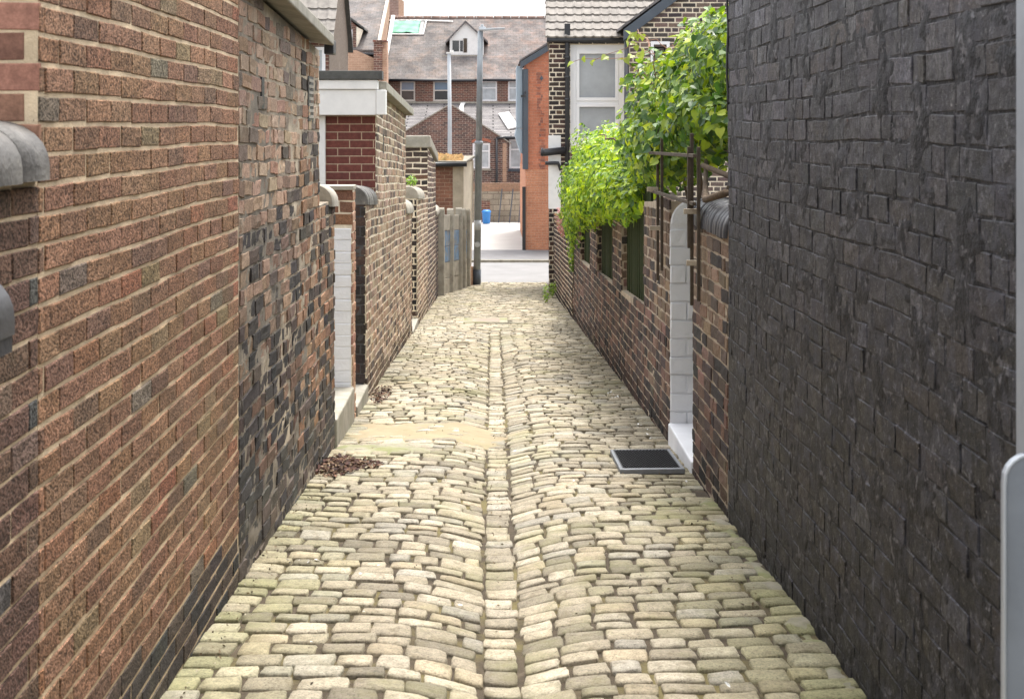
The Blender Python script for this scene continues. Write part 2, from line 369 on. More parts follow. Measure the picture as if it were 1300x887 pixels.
def m_leaf(name, trans=.35):
    q = NT(name); at = q.n('Attribute', attribute_name='Col').outputs['Color']; co = q.coord()
    c = q.mix(.6, at, q.ramp(q.noise(co, 14, 3), [(.3, .75), (.7, 1.25)]), 'MULTIPLY')
    q.base(c, .42, .45)
    tr = q.n('BsdfTranslucent'); q.l(q.mix(1.0, c, (1.5, 1.45, .55), 'MULTIPLY'), tr.inputs[0])
    mx = q.n('MixShader'); mx.inputs[0].default_value = trans; q.l(q.p.outputs[0], mx.inputs[1]); q.l(tr.outputs[0], mx.inputs[2]); q.l(mx.outputs[0], q.out.inputs[0])
    return q.m
M['leaf'] = m_leaf('leaf'); M['drylitter'] = m_attr('dry_leaves', speck=.2, bump=.2, rough=.9)
M['bark'] = m_plain('vine_bark', (.10, .07, .045), .9, .3, 30, bump=.5)

def m_setts():
    q = NT('stone_setts'); co = q.coord(); at = q.n('Attribute', attribute_name='Col').outputs['Color']
    fn = q.noise(co, 30, 7, .75); sp = q.noise(co, 130, 4, .7); md = q.noise(co, 11, 6, .7)
    c = q.mix(.95, at, q.ramp(fn, [(.28, .55), (.5, 1.0), (.72, 1.28)]), 'MULTIPLY')
    c = q.mix(.8, c, q.ramp(sp, [(.36, .45), (.47, 1.0), (.64, 1.25)]), 'MULTIPLY')
    c = q.mix(q.ramp(md, [(.54, 0.0), (.66, .55)]), c, (.155, .125, .075))
    c = q.mix(q.ramp(q.noise(co, 3.1, 6, .7), [(.53, 0.0), (.66, .45)]), c, (.17, .145, .08))
    c = q.mix(q.ramp(q.noise(co, 1.5, 6, .75), [(.50, 0.0), (.66, .45)]), c, (.23, .225, .10))
    c = q.mix(q.ramp(q.noise(co, 47, 3, .6), [(.66, 0.0), (.70, .6)]), c, (.07, .055, .04))
    q.base(c, .82, .3); q.bump(q.mix(.5, fn, sp), .9, .010); return q.m
M['sett'] = m_setts()
M['joint'] = m_plain('joint_dirt', (.060, .046, .030), .98, .4, 14, bump=1.2, bscale=90, stain=[(2.4, .50, .62, (.15, .125, .05), .8), (9, .60, .72, (.16, .13, .09), .7)])
M['patch'] = m_plain('buff_cement', (.28, .225, .14), .9, .12, 4, bump=.5, bscale=50, stain=[(3.2, .50, .66, (.22, .20, .11), .6), (12, .60, .72, (.17, .15, .10), .6)])
M['patchgrey'] = m_plain('grey_cement', (.26, .24, .18), .95, .25, 5, bump=1, bscale=50, stain=[(3, .46, .60, (.18, .19, .07), .8), (14, .6, .72, (.10, .085, .06), .7)])

# ------------------------------------------------------------------ ground
def dip(x, Y):
    d = np.abs(x - .03)
    a = -.052 * np.exp(-(d / .21) ** 2.0) + .008 * np.exp(-((d - .45) / .25) ** 2)
    a = a * np.clip((20.5 - Y) / 5, .12, 1)
    fade = np.clip((31.5 - Y) / 6, 0, 1)
    und = .004 * np.sin(x * 3.1 + Y * .8) + .002 * np.sin(Y * 1.9 + x) + .003 * np.sin(Y * .63 - x * 2.3)
    return (a + und) * fade
def gh(x, Y): return -G * np.minimum(Y, 31.0) + dip(x, Y)

def make_path():
    rng = np.random.default_rng(5); mb = MB()
    # earth and moss between the stones
    ys = np.concatenate([np.arange(-3, 16, .06), np.arange(16, 31.6, .12)]); xs = np.linspace(-1.7, 1.9, 61)
    Xg, Yg = np.meshgrid(xs, ys); Z = gh(Xg, Yg) - .0078 + .004 * np.sin(Xg * 37 + Yg * 3) * np.sin(Yg * 29 - Xg * 5)
    mb.grid(np.stack([Xg, Yg, Z], -1).reshape(1, -1, 3), len(xs), len(ys), 1)
    A = []                                    # xa, xb, ya, yb, zone
    def rows(x0, x1, pitch, lmin, lmax, y0=-1.0, y1=19.0, skew=0.0, end=0.0, sj=0.0):
        y = y0
        while y < y1:
            p = pitch * rng.uniform(.80, 1.2) * (1 if y < 26 else .9)
            x = x0 + rng.uniform(-sj, sj); x1_ = x1 + rng.uniform(-end, end)
            while x < x1_ - .03:
                l = rng.uniform(lmin, lmax)
                if x1_ - (x + l) < lmin * .6: l = x1_ - x
                A.append((x, x + l, y, y + p * rng.uniform(.97, 1.03), skew)); x += l
            y += p
    rows(XL - .02, -.045, .128, .115, .20, skew=-.05, end=.014); rows(-.043, .097, .14, .2, .3, end=.012); rows(.101, XR + .02, .118, .12, .205, skew=.06, sj=.014)
    rows(XL - .02, XR + .02, .128, .11, .24, y0=19.02, y1=31.45, sj=.04)
    A = np.array(A); n = len(A); jx = lambda s: rng.uniform(-s, s, n)
    tu = np.array([-1, -.978, -.915, -.4, .4, .915, .978, 1.]); nu = len(tu)
    prof = np.array([0, .66, .95, 1, 1, .95, .66, 0])
    a, b = np.meshgrid(tu, tu)                # a along x, b along y
    g = .0052; hx = (A[:, 1] - A[:, 0]) / 2 - g * rng.uniform(.3, 1.7, n); hy = (A[:, 3] - A[:, 2]) / 2 - g * rng.uniform(.45, 1.9, n)
    cx = (A[:, 0] + A[:, 1]) / 2 + jx(.005); cy = (A[:, 2] + A[:, 3]) / 2 + jx(.004)
    rd = 1 - .06 * (np.abs(a) ** 4 * np.abs(b) ** 4)
    rot = jx(.022); px = a * rd; py = b * rd
    sxx = jx(.07)[:, None, None]; syy = jx(.10)[:, None, None]; bow = rng.uniform(-.05, .06, n)[:, None, None]
    LX = px[None] * hx[:, None, None] * (1 + sxx * py[None]); LY = py[None] * hy[:, None, None] * (1 + syy * px[None]) - bow * (px[None] ** 2) * hy[:, None, None]
    LX = LX + rng.normal(0, .0013, LX.shape); LY = LY + rng.normal(0, .0013, LX.shape)
    WX = cx[:, None, None] + LX - LY * rot[:, None, None]; WY = cy[:, None, None] + LY + LX * rot[:, None, None]
    sk_ = A[:, 4][:, None, None]; WY = WY + sk_ * (WX - .03) + .03 * np.sin(WX * 2.6 + WY * .7)
    H = np.minimum(prof[:, None], prof[None, :]); top = H[None] * .022 - .017 + (jx(.0045))[:, None, None] + .003 * (1 - (px ** 2 + py ** 2) / 2)[None]
    top = top + jx(.035)[:, None, None] * LX + jx(.06)[:, None, None] * LY + rng.normal(0, .0011, LX.shape)
    smooth_zone = ((cy > 9.15) & (cy < 10.35) & (cx < .1)); top = np.where(smooth_zone[:, None, None], top - .004, top)
    WZ = gh(WX, WY) + top
    base = .635 * np.array([[.52, .45, .33], [.42, .365, .27], [.60, .53, .405], [.47, .43, .35], [.31, .27, .20], [.53, .445, .31]])
    col = base[rng.choice(6, n, p=[.28, .22, .2, .12, .1, .08])] * (1 + rng.uniform(-.2, .2, (n, 1)))
    edge = np.clip((np.abs(cx - .05) - .55) / .6, 0, 1) * np.clip((10 - cy) / 5, .15, 1)
    mossy = (edge * rng.uniform(.1, 1, n))[:, None]; col = col * (1 - .65 * mossy) + np.array([.24, .25, .09]) * .65 * mossy
    keep = ~((cx > 1.21) & (cy < 7.9)) & ~((cy > 19.9) & (cy < 20.75) & (cx > -.45) & (cx < .22))
    P = np.stack([WX, WY, WZ], -1)[keep]
    mb.grid(P.reshape(keep.sum(), nu * nu, 3), nu, nu, 0, col[keep])
    mb.build('cobbled_path', [M['sett'], M['joint']], smooth=True, kind='structure')
make_path()

def patch(name, x0, x1, y0, y1, mat, rise, amp=.006, edge=.10, seed=0, kind='structure'):
    nx = max(4, int((x1 - x0) / .012)); ny = max(4, int((y1 - y0) / .02)); xs = np.linspace(x0, x1, nx); ys = np.linspace(y0, y1, ny)
    X, Y = np.meshgrid(xs, ys); d = np.minimum.reduce([X - x0, x1 - X, Y - y0, y1 - Y]); Z = gh(X, Y) + rise
    nz = np.array([[mnoise.noise(Vector((x * 5 + seed, y * 6, seed))) + .5 * mnoise.noise(Vector((x * 17, y * 17 + seed, 3))) for x in xs] for y in ys])
    Z += amp * nz - .03 * np.clip(1 - (d + .05 * nz) / edge, 0, 1) ** 2
    mb = MB(); mb.grid(np.stack([X, Y, Z], -1).reshape(1, -1, 3), nx, ny, 0); return mb.build(name, mat, smooth=True, kind=kind)
patch('cement_path_patch', XL - .02, .14, 9.42, 10.38, M['patch'], .0055, .0085, .20, 1)
patch('mossy_path_patch', XL - .02, -.35, 8.95, 9.50, M['patchgrey'], .006, .009, .16, 2)
patch('path_edging', 1.14, XR + .02, -1, 7.6, M['patchgrey'], .0035, .012, .06, 3)

# road, kerbs, pavement, yard beyond the lane
mb = MB(); mb.box((-30, 31.35, ZF - .3), (30, 36.3, ZF - .008)); mb.build('road', M['asphalt'], kind='structure')
mb = MB()
x = -30
while x < 30: mb.box((x, 36.3, ZF - .3), (x + .905, 36.43, ZF + .06)); x += .915
mb.build('kerb', M['concrete'], kind='structure')
mb = MB(); mb.box((-30, 36.43, ZF - .3), (30, 39.5, ZF + .05)); mb.build('pavement', M['pavement'], kind='structure')
mb = MB(); mb.box((-30, 39.5, ZF - .3), (30, 51.8, ZF + .04)); mb.build('yard_ground', M['yardconc'], kind='structure')
mb = MB(); mb.poly([(-400, -60, ZF - .35), (400, -60, ZF - .35), (400, 900, ZF - .35), (-400, 900, ZF - .35)]); mb.build('ground', M['asphalt'], kind='structure')
# garden ground either side of the lane follows its slope
for nm, xa, xb in (('left_garden_ground', -9, -1.3), ('right_garden_ground', 1.5, 9)):
    mb = MB(); mb.poly([(xa, -3, .1), (xb, -3, .1), (xb, 31, ZF - .02), (xa, 31, ZF - .02)]); mb.build(nm, M['joint'], kind='structure')

# ------------------------------------------------------------------ wall builder along the lane
Xp = (1, 0, 0); Xm = (-1, 0, 0)
def lane_body(mb, side, Y0, Y1, top, th, m=0, zb=None):
    """mortar body of a lane wall; top: function of Y"""
    x = XL if side < 0 else XR; n = max(1, int((Y1 - Y0) / .5)); f = top if callable(top) else (lambda y: top)
    pts = [(x, Y0, gz(Y0) - .3), (x, Y1, gz(Y1) - .3)] + [(x, Y1 + (Y0 - Y1) * i / n, f(Y1 + (Y0 - Y1) * i / n)) for i in range(n + 1)]
    mb.ext(pts, (side * th, 0, 0), m)
def lane_bricks(mb, side, regions, **kw):
    bricks(mb, (XL if side < 0 else XR, 0, 0), (0, 1, 0), Xp if side < 0 else Xm, regions, **kw)
def face_bricks(mb, Y, x0, x1, zlo, zhi, **kw):
    bricks(mb, (0, Y, 0), (1, 0, 0), (0, -1, 0), [(x0, x1, zlo, zhi)], **kw)
def smear(mb, side, Y0, Y1, z0, z1, lo, hi, step=.018, seed=0, m=0, f=5.0, thr=0.0):
    """uneven pointing: a rough mortar skin that here and there stands proud of the bricks"""
    x = XL if side < 0 else XR; ys = np.arange(Y0, Y1, step); zs = np.arange(z0, z1, step); f1 = z1 if False else None
    D = np.array([[mnoise.noise(Vector((y * f + seed, z * f * 1.3, seed))) + .55 * mnoise.noise(Vector((y * f * 3.1, z * f * 3.9 + seed, 7.))) + .35 * mnoise.noise(Vector((y * 31, z * 38, seed + 2.))) for y in ys] for z in zs])
    D = lo + (hi - lo) * np.clip((D - thr) / .9 + .45, 0, 1); Yg, Zg = np.meshgrid(ys, zs); e = np.minimum.reduce([Yg - Y0, Y1 - step - Yg, Zg - z0, z1 - step - Zg]) / .03
    D = np.where(e < 1, np.minimum(D, -.004), D)
    V = np.stack([x - side * D, Yg, Zg], -1); V = V[:, ::-1] if side > 0 else V
    mb.grid(V.reshape(1, -1, 3), len(ys), len(zs), m, sm=True)
def coping(mb, xc, Y0, Y1, r, z, unit=.112, m=0, rise=1.0, slope=0.0, seed=1, nseg=12):
    rr = random.Random(seed); y = Y0
    while y < Y1 - .02:
        y2 = min(y + unit, Y1); q = r * rr.uniform(.97, 1.02); dz = rr.uniform(-.003, .003)
        prof = [(math.cos(math.pi * k / nseg) * q, math.sin(math.pi * k / nseg) * q * rise) for k in range(nseg + 1)]
        prof = [(q, -.035)] + prof + [(-q, -.035)]
        rings = []
        for t, sc in ((y + .003, .93), (y + .012, 1.0), (y2 - .012, 1.0), (y2 - .003, .93)):
            rings.append([(xc + px * sc, t, z + slope * (t - Y0) + dz + pz * (sc if pz > 0 else 1)) for px, pz in prof])
        k = len(prof); V = [p for ring in rings for p in ring]
        mb.grid(np.array(V).reshape(1, -1, 3), k, 4, m)
        mb.poly(rings[0], m); mb.poly(list(reversed(rings[-1])), m); y = y2
ground_lo = lambda dz=-.1: (lambda u: gz(u) + dz)

# ------------------------------------------------------------------ LEFT SIDE
# brown rustic-brick building
c_brown = palette([(.29, .165, .100), (.255, .140, .085), (.32, .182, .108), (.215, .130, .088), (.27, .190, .110), (.31, .150, .088), (.20, .16, .12)], [5, 5, 3, 2, 1.0, .8, .3], .12)
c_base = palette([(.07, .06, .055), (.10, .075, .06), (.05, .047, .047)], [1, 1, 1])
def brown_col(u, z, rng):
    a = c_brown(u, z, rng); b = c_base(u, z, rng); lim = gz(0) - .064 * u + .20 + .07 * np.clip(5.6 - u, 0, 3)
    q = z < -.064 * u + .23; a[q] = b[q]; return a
mb = MB(); lane_body(mb, -1, 3.235, 5.78, 3.1, .35); mb.box((-4.0, 3.235 + .004, -.5), (XL - .35, 7.5, 3.1), 0)
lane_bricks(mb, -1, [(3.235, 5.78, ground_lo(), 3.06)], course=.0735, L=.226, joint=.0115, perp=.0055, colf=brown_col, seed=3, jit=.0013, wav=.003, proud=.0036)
c_face = palette([(.38, .20, .135), (.33, .175, .12), (.24, .125, .09)], [2, 2, 1])
face_bricks(mb, 3.235, -2.4, XL + .004, 1.55, 3.06, course=.0735, L=.226, joint=.006, perp=.005, colf=c_face, seed=4, jit=.0006, proud=.003, m=2)
mb.build('brick_building', [M['mortar_cream'], M['brown'], M['facebrick']], smooth=False, label='tall brown rustic brick building wall with cream mortar filling the left foreground', category='building')

mb = MB(); lane_body(mb, -1, -1.0, 3.231, 1.50, .24)
lane_bricks(mb, -1, [(-1.0, 3.231, ground_lo(), 1.48)], course=.0735, L=.226, joint=.0085, perp=.0055, colf=palette([(.16, .095, .068), (.19, .125, .095), (.09, .085, .08), (.14, .085, .062)], [3, 2, 1.2, 3]), seed=6, jit=.0015, wav=.003, proud=.004)
gw = mb.build('garden_wall', [M['mortar_cream'], M['brown']], label='low brown brick garden wall under grey rounded coping at the left edge of the photo', category='wall')
mb = MB(); coping(mb, XL - .09, -1.0, 3.225, .125, 1.515, unit=.225, rise=.85); mb.build('coping', M['greycoping'], gw, smooth=True)
mb = MB(); coping(mb, XL - .045, 2.60, 2.95, .098, 1.185, unit=.35, rise=1.05); mb.ext([(XL - .13, 2.62, 1.115), (XL + .048, 2.62, 1.115), (XL + .048, 2.62, 1.19), (XL - .13, 2.62, 1.19)], (0, .31, 0)); mb.build('bullnose_block', M['darkstone'], gw, smooth=True)

# old dark outhouse
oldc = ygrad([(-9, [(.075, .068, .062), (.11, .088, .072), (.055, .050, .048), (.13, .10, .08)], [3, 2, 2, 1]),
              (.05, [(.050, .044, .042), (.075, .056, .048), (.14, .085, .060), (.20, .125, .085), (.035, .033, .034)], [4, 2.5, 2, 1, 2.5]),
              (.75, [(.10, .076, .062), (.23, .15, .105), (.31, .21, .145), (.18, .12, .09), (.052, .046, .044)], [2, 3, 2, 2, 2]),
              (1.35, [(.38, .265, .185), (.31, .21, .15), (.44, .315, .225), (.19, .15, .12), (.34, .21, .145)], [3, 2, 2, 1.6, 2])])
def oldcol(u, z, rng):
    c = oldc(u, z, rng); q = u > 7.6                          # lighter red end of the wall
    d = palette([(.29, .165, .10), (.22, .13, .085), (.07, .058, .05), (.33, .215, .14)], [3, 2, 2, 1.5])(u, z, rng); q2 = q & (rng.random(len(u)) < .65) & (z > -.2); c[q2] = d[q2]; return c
mb = MB(); lane_body(mb, -1, 5.784, 8.46, lambda y: 2.10 + .055 * (8.46 - y), .24); mb.box((-3.9, 7.51, -.7), (XL - .24, 8.455, 2.08), 0)
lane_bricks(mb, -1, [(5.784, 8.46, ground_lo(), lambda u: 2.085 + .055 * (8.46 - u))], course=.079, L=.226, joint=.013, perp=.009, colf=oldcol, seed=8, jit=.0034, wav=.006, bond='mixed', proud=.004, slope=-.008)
smear(mb, -1, 5.80, 8.45, -.85, 2.10, -.004, .0047, seed=5, f=7, thr=.08)
oh = mb.build('old_outhouse', [M['mortar_grey'], M['old']], label='old sooty brick outhouse with concrete roof edge, its wall patched black, red and tan', category='outhouse')
mb = MB(); mb.ext([(-.985, 5.80, 2.255), (-.985, 5.80, 2.32), (-3.2, 5.80, 2.65), (-3.2, 5.80, 2.59)], (0, 2.50, -.135)); mb.build('roof_slab', M['concrete'], oh, bevel=.008)
mb = MB(); mb.box((-1.05, 8.31, 2.07), (-.99, 8.44, 2.16)); mb.build('gutter_end', M['blackpipe'], oh, bevel=.006)
mb = MB()
for i in range(7): mb.box((XL - .01, 7.95 + .0, 1.67 + i * .036), (XL + .009, 8.14, 1.688 + i * .036), 1)
mb.box((XL - .03, 7.93, 1.65), (XL + .0065, 8.16, 1.92), 0); mb.build('air_brick', [M['blackpipe'], M['palecoping']], oh)
mb = MB(); mb.box((XL - .03, 6.33, 1.70), (XL + .0075, 6.40, 1.85)); mb.build('wall_vent', M['blackpipe'], oh)

# wall stub with rounded coping before the first gate
mb = MB(); lane_body(mb, -1, 8.464, 9.26, 1.12, .22)
lane_bricks(mb, -1, [(8.464, 9.26, ground_lo(), 1.11)], course=.080, L=.226, joint=.015, colf=lambda u, z, r: oldcol(u, np.minimum(z, 1.0), r), seed=9, jit=.003, wav=.006, bond='mixed', proud=.005, slope=-.02)
st = mb.build('wall_stub', [M['mortar_grey'], M['mixed']], label='short brick wall stub with rounded coping just before the white painted left gateway', category='wall')
mb = MB(); coping(mb, XL - .10, 8.95, 9.27, .135, 1.12, unit=.31, rise=.9, slope=-.05); mb.build('coping', M['palecoping'], st, smooth=True)

# pier with white painted jamb between the two left gates
mb = MB(); lane_body(mb, -1, 10.45, 10.66, 1.13, .45)
lane_bricks(mb, -1, [(10.45, 10.66, ground_lo(), 1.12)], course=.080, L=.21, joint=.012, colf=palette([(.42, .24, .16), (.36, .20, .14), (.46, .29, .20)], [1, 1, 1]), seed=10, jit=.002, bond='stretcher')
face_bricks(mb, 10.45, -1.55, XL + .004, .84, 1.12, course=.095, L=.30, joint=.012, colf=palette([(.28, .14, .09), (.22, .11, .08)], [1, 1]), seed=11, jit=.002)
gp = mb.build('gate_pier', [M['mortar_pale'], M['mixed']], label='slim brick gate pier whose camera side is painted white, between two left gateways', category='pier')
mb = MB(); mb.box((-1.55, 10.444, -.46), (XL - .01, 10.455, .83), 0); face_bricks(mb, 10.444, -1.55, XL - .008, -.44, .83, course=.093, L=.70, joint=.008, phase=.3, colf=palette([(1, 1, 1)], [1]), seed=12, jit=.002, m=0, proud=.006)
mb.build('painted_jamb', M['white'], gp)
mb = MB(); mb.box((-1.55, 10.43, 1.13), (XL + .01, 10.67, 1.165)); mb.build('cap_slab', M['palecoping'], gp, bevel=.006)
# gate leaves recessed behind (dark boards seen edge on) and door steps
for (a, b, zt, lab) in ((9.264, 10.44, -.40, 'tall pale concrete doorstep under the white painted left gateway'), (10.67, 11.60, -.60, 'narrow concrete doorstep under the black jamb left gateway')):
    mb = MB(); mb.box((-1.62, a, gz(b) - .25), (XL + .02, b, zt)); mb.build('doorstep', M['concrete'], bevel=.012, label=lab, category='doorstep', group='concrete doorsteps on the left side')

# long left garden wall with the shed
cl_mid0 = palette([(.39, .285, .205), (.32, .23, .165), (.24, .175, .13), (.46, .345, .25), (.12, .093, .078), (.37, .24, .16)], [3, 3, 2, 1.6, 1.8, 1.2])
def cl_mid(u, z, rng):  # brick colour darkens near the ground: painted contact shadow and grime
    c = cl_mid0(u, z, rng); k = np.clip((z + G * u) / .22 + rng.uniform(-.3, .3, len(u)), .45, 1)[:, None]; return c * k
topf = lambda y: 1.02 - .05 * (y - 11.6)
mb = MB(); lane_body(mb, -1, 11.61, 12.60, topf, .24)
KW = dict(course=.080, L=.230, joint=.016, bond='garden', proud=.005, slope=-.040, wav=.004, jit=.0028)
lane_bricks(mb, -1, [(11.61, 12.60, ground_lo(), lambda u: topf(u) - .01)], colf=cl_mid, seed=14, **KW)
wl = mb.build('garden_wall', [M['mortar_pale'], M['mixed']], label='tan brick garden wall with pale mortar and rounded top beside the black jamb', category='wall')
mb = MB(); mb.box((-1.5, 11.600, -.62), (XL - .02, 11.612, .96)); face_bricks(mb, 11.602, -1.5, XL - .008, -.60, .98, course=.085, L=.23, joint=.010, colf=palette([(.045, .037, .034), (.07, .045, .038), (.03, .028, .028)], [2, 1, 1]), seed=15, jit=.003, m=1)
mb.build('black_jamb', [M['darkstone'], M['old']], wl)
mb = MB(); coping(mb, XL - .125, 11.59, 12.58, .145, .985, unit=.115, rise=.95, slope=-.05); mb.build('coping', M['greycoping'], wl, smooth=True)

shtop = lambda y: 1.97 - .045 * (y - 12.6)
mb = MB(); lane_body(mb, -1, 12.602, 16.80, shtop, .22, 0); mb.box((-4.2, 16.55, -1.3), (XL - .22, 16.79, 1.75), 0)
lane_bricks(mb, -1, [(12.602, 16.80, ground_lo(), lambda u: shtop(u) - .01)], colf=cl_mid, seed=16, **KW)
sh = mb.build('brick_shed', [M['mortar_pale'], M['mixed']], label='flat roofed brick shed with dark red front, white fascia and felt roof edge', category='shed')
mb = MB(); holes_wall(mb, -3.2, XL - .008, -.95, 1.74, 12.598, [(-2.35, -1.665, -.9, 1.73)], 0, .15); mb.build('front_wall', M['redbrick'], sh)
mb = MB(); mb.box((-1.665, 12.57, -.9), (-1.575, 12.66, 1.735)); mb.box((-2.35, 12.57, 1.66), (-1.67, 12.66, 1.735)); dfm = mb.build('door_frame', M['timberwhite'], sh, bevel=.006)
mb = MB(); mb.box((-2.345, 12.68, -.9), (-1.67, 12.72, 1.70)); mb.build('door', M['darkblue'], sh)
mb = MB(); mb.box((-2.9, 12.48, 1.737), (-1.09, 12.597, 1.975)); mb.box((-2.9, 12.46, 1.977), (-1.075, 12.597, 2.065)); mb.box((-1.088, 12.465, 1.74), (-1.0, 12.60, 1.972)); mb.build('fascia', M['timberwhite'], sh, bevel=.006)
mb = MB(); mb.box((-2.95, 12.44, 2.067), (-1.03, 12.60, 2.15)); mb.ext([(-1.20, 12.60, 2.0), (-4.2, 12.60, 2.12), (-4.2, 12.60, 2.17), (-1.20, 12.60, 2.06)], (0, 4.2, -.14)); mb.build('roof_felt', M['felt'], sh, bevel=.006)
mb = MB()
for i in range(5):
    a = 12.60 + i * .86; b = a + .85; mb.ext([(-1.27, a, shtop(a) + .005), (-1.0, a, shtop(a) + .0), (-1.0, a, shtop(a) + .085), (-1.27, a, shtop(a) + .10)], (0, b - a, -.045 * .85))
mb.build('verge_slab', M['concrete'], sh, bevel=.008)
mb = MB(); mb.box((XL - .03, 13.35, 1.35), (XL + .006, 13.45, 1.60)); mb.build('wall_vent', M['blackpipe'], sh)

t2 = lambda y: .60 - .05 * (y - 16.8)
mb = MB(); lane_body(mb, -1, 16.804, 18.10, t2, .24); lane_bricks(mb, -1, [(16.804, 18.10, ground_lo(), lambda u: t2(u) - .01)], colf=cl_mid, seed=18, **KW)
w2 = mb.build('garden_wall', [M['mortar_pale'], M['mixed']], label='tan brick garden wall with pale mortar running on beyond the flat roofed shed', category='wall')
mb = MB(); coping(mb, XL - .11, 16.81, 18.12, .14, .585, unit=.115, slope=-.05); mb.build('coping', M['palecoping'], w2, smooth=True)

t3 = lambda y: .66 - .05 * (y - 19.4)
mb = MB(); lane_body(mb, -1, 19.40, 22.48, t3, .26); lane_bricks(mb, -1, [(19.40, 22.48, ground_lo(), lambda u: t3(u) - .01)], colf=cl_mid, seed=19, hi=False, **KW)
w3 = mb.build('garden_wall', [M['mortar_pale'], M['mixed']], label='tan brick wall with a black painted end and weeds on its rounded coping', category='wall')
mb = MB(); mb.box((-1.55, 19.388, -1.3), (XL - .02, 19.402, .64)); face_bricks(mb, 19.39, -1.55, XL - .008, -1.25, .62, course=.085, L=.23, joint=.012, colf=palette([(.045, .037, .034), (.07, .045, .038), (.03, .028, .028)], [2, 1, 1]), seed=20, jit=.003, m=1, hi=False)
mb.build('black_jamb', [M['mortar_pale'], M['old']], w3)
mb = MB(); coping(mb, XL - .125, 19.38, 21.2, .15, .64, unit=.115, rise=1.0, slope=-.05); mb.build('coping', M['palecoping'], w3, smooth=True)
mb = MB(); mb.box((-1.6, 18.11, gz(19) - .2), (XL + .02, 19.385, gz(19.4) + .12)); mb.build('doorstep', M['concrete'], bevel=.01, label='far concrete doorstep at the third left gateway with the black jamb', category='doorstep', group='concrete doorsteps on the left side')

# dark tall outhouse further down
t4 = lambda y: 1.30 - .11 * (y - 22.5)
mb = MB(); lane_body(mb, -1, 22.50, 25.6, t4, .9)
lane_bricks(mb, -1, [(22.50, 25.6, ground_lo(), lambda u: t4(u) - .01)], colf=palette([(.22, .16, .13), (.15, .11, .095), (.09, .075, .07), (.28, .2, .15)], [2, 2, 2, 1]), seed=21, hi=False, **{**KW, 'course': .09})
face_bricks(mb, 22.50, -2.1, XL + .002, -1.6, 1.29, course=.095, L=.27, joint=.016, colf=palette([(.075, .058, .05), (.05, .042, .04), (.14, .075, .05), (.10, .07, .058)], [2, 2, 1, 1.5]), seed=22, hi=False, jit=.003)
mb.box((-2.1, 22.504, -1.6), (XL - .6, 25.6, 1.28), 0)
o4 = mb.build('brick_outhouse', [M['mortar_pale'], M['old']], label='dark sooty brick outhouse with thick grey concrete coping, beyond the black jambs', category='outhouse')
mb = MB(); mb.box((-2.2, 22.40, 1.30), (XL + .05, 22.62, 1.505)); mb.ext([(-1.4, 22.625, 1.32), (XL + .05, 22.625, 1.32), (XL + .05, 22.625, 1.49), (-1.4, 22.625, 1.49)], (0, 3.0, -.33)); mb.build('coping', M['concrete'], o4, bevel=.02)

mb = MB(); lane_body(mb, -1, 25.604, 26.75, .0, .24); lane_bricks(mb, -1, [(25.604, 26.75, ground_lo(), -.01)], colf=palette([(.10, .08, .075), (.06, .05, .05), (.16, .11, .09)], [1, 1, 1]), seed=23, hi=False, **KW)
w5 = mb.build('wall_stub', [M['mortar_grey'], M['old']], label='dark brick wall stub with a whitish rounded cap beside the concrete panel fence', category='wall')
mb = MB(); coping(mb, XL - .10, 25.62, 26.78, .14, .0, unit=.29, rise=.8); mb.build('coping', M['palecoping'], w5, smooth=True)

# concrete post and panel fence turning in towards the lamp post
A0 = Vector((-1.10, 26.8, 0)); A1 = Vector((-.64, 30.1, 0)); fd = (A1 - A0); FL = fd.length; fd.normalize(); fn_ = Vector((-fd.y, fd.x, 0))
fe = thing('panel_fence', 'concrete post and panel fence smeared with blue paint before the lamp post', 'fence')
rf = random.Random(4)
for i, s in enumerate((0, 1.10, 2.20, 2.72, FL)):
    p = A0 + fd * s; g0 = gz(p.y); mb = MB(); a = p - fd * .045 + fn_ * .01; b = p + fd * .045 + fn_ * .01
    zt = g0 + 1.74 + rf.uniform(-.03, .05)
    mb.ext([(a.x, a.y, g0 - .1), (b.x, b.y, g0 - .1), (b.x, b.y, zt - .04), ((b.x * .3 + a.x * .7), (b.y * .3 + a.y * .7), zt + .04), (a.x, a.y, zt)], tuple(-fn_ * .14)); mb.build('post', M['fence'], fe, bevel=.008)
ss = [0, 1.10, 2.20, 2.72, FL]
for i in range(4):
    for k in range(5):
        mb = MB(); p = A0 + fd * (ss[i] + .062) ; q = A0 + fd * (ss[i + 1] - .062); g0 = gz(p.y); g1 = gz(q.y); z0 = k * .325; z1 = z0 + .315; off = fn_ * (-.02 + rf.uniform(-.008, .008))
        p = p + off; q = q + off
        mb.ext([(p.x, p.y, g0 + z0), (q.x, q.y, g1 + z0), (q.x, q.y, g1 + z1), (p.x, p.y, g0 + z1)], tuple(-fn_ * .05)); mb.build('panel', M['bluepaint'] if (k in (2, 3) and i in (0, 1, 3)) else M['fence'], fe, bevel=.008)

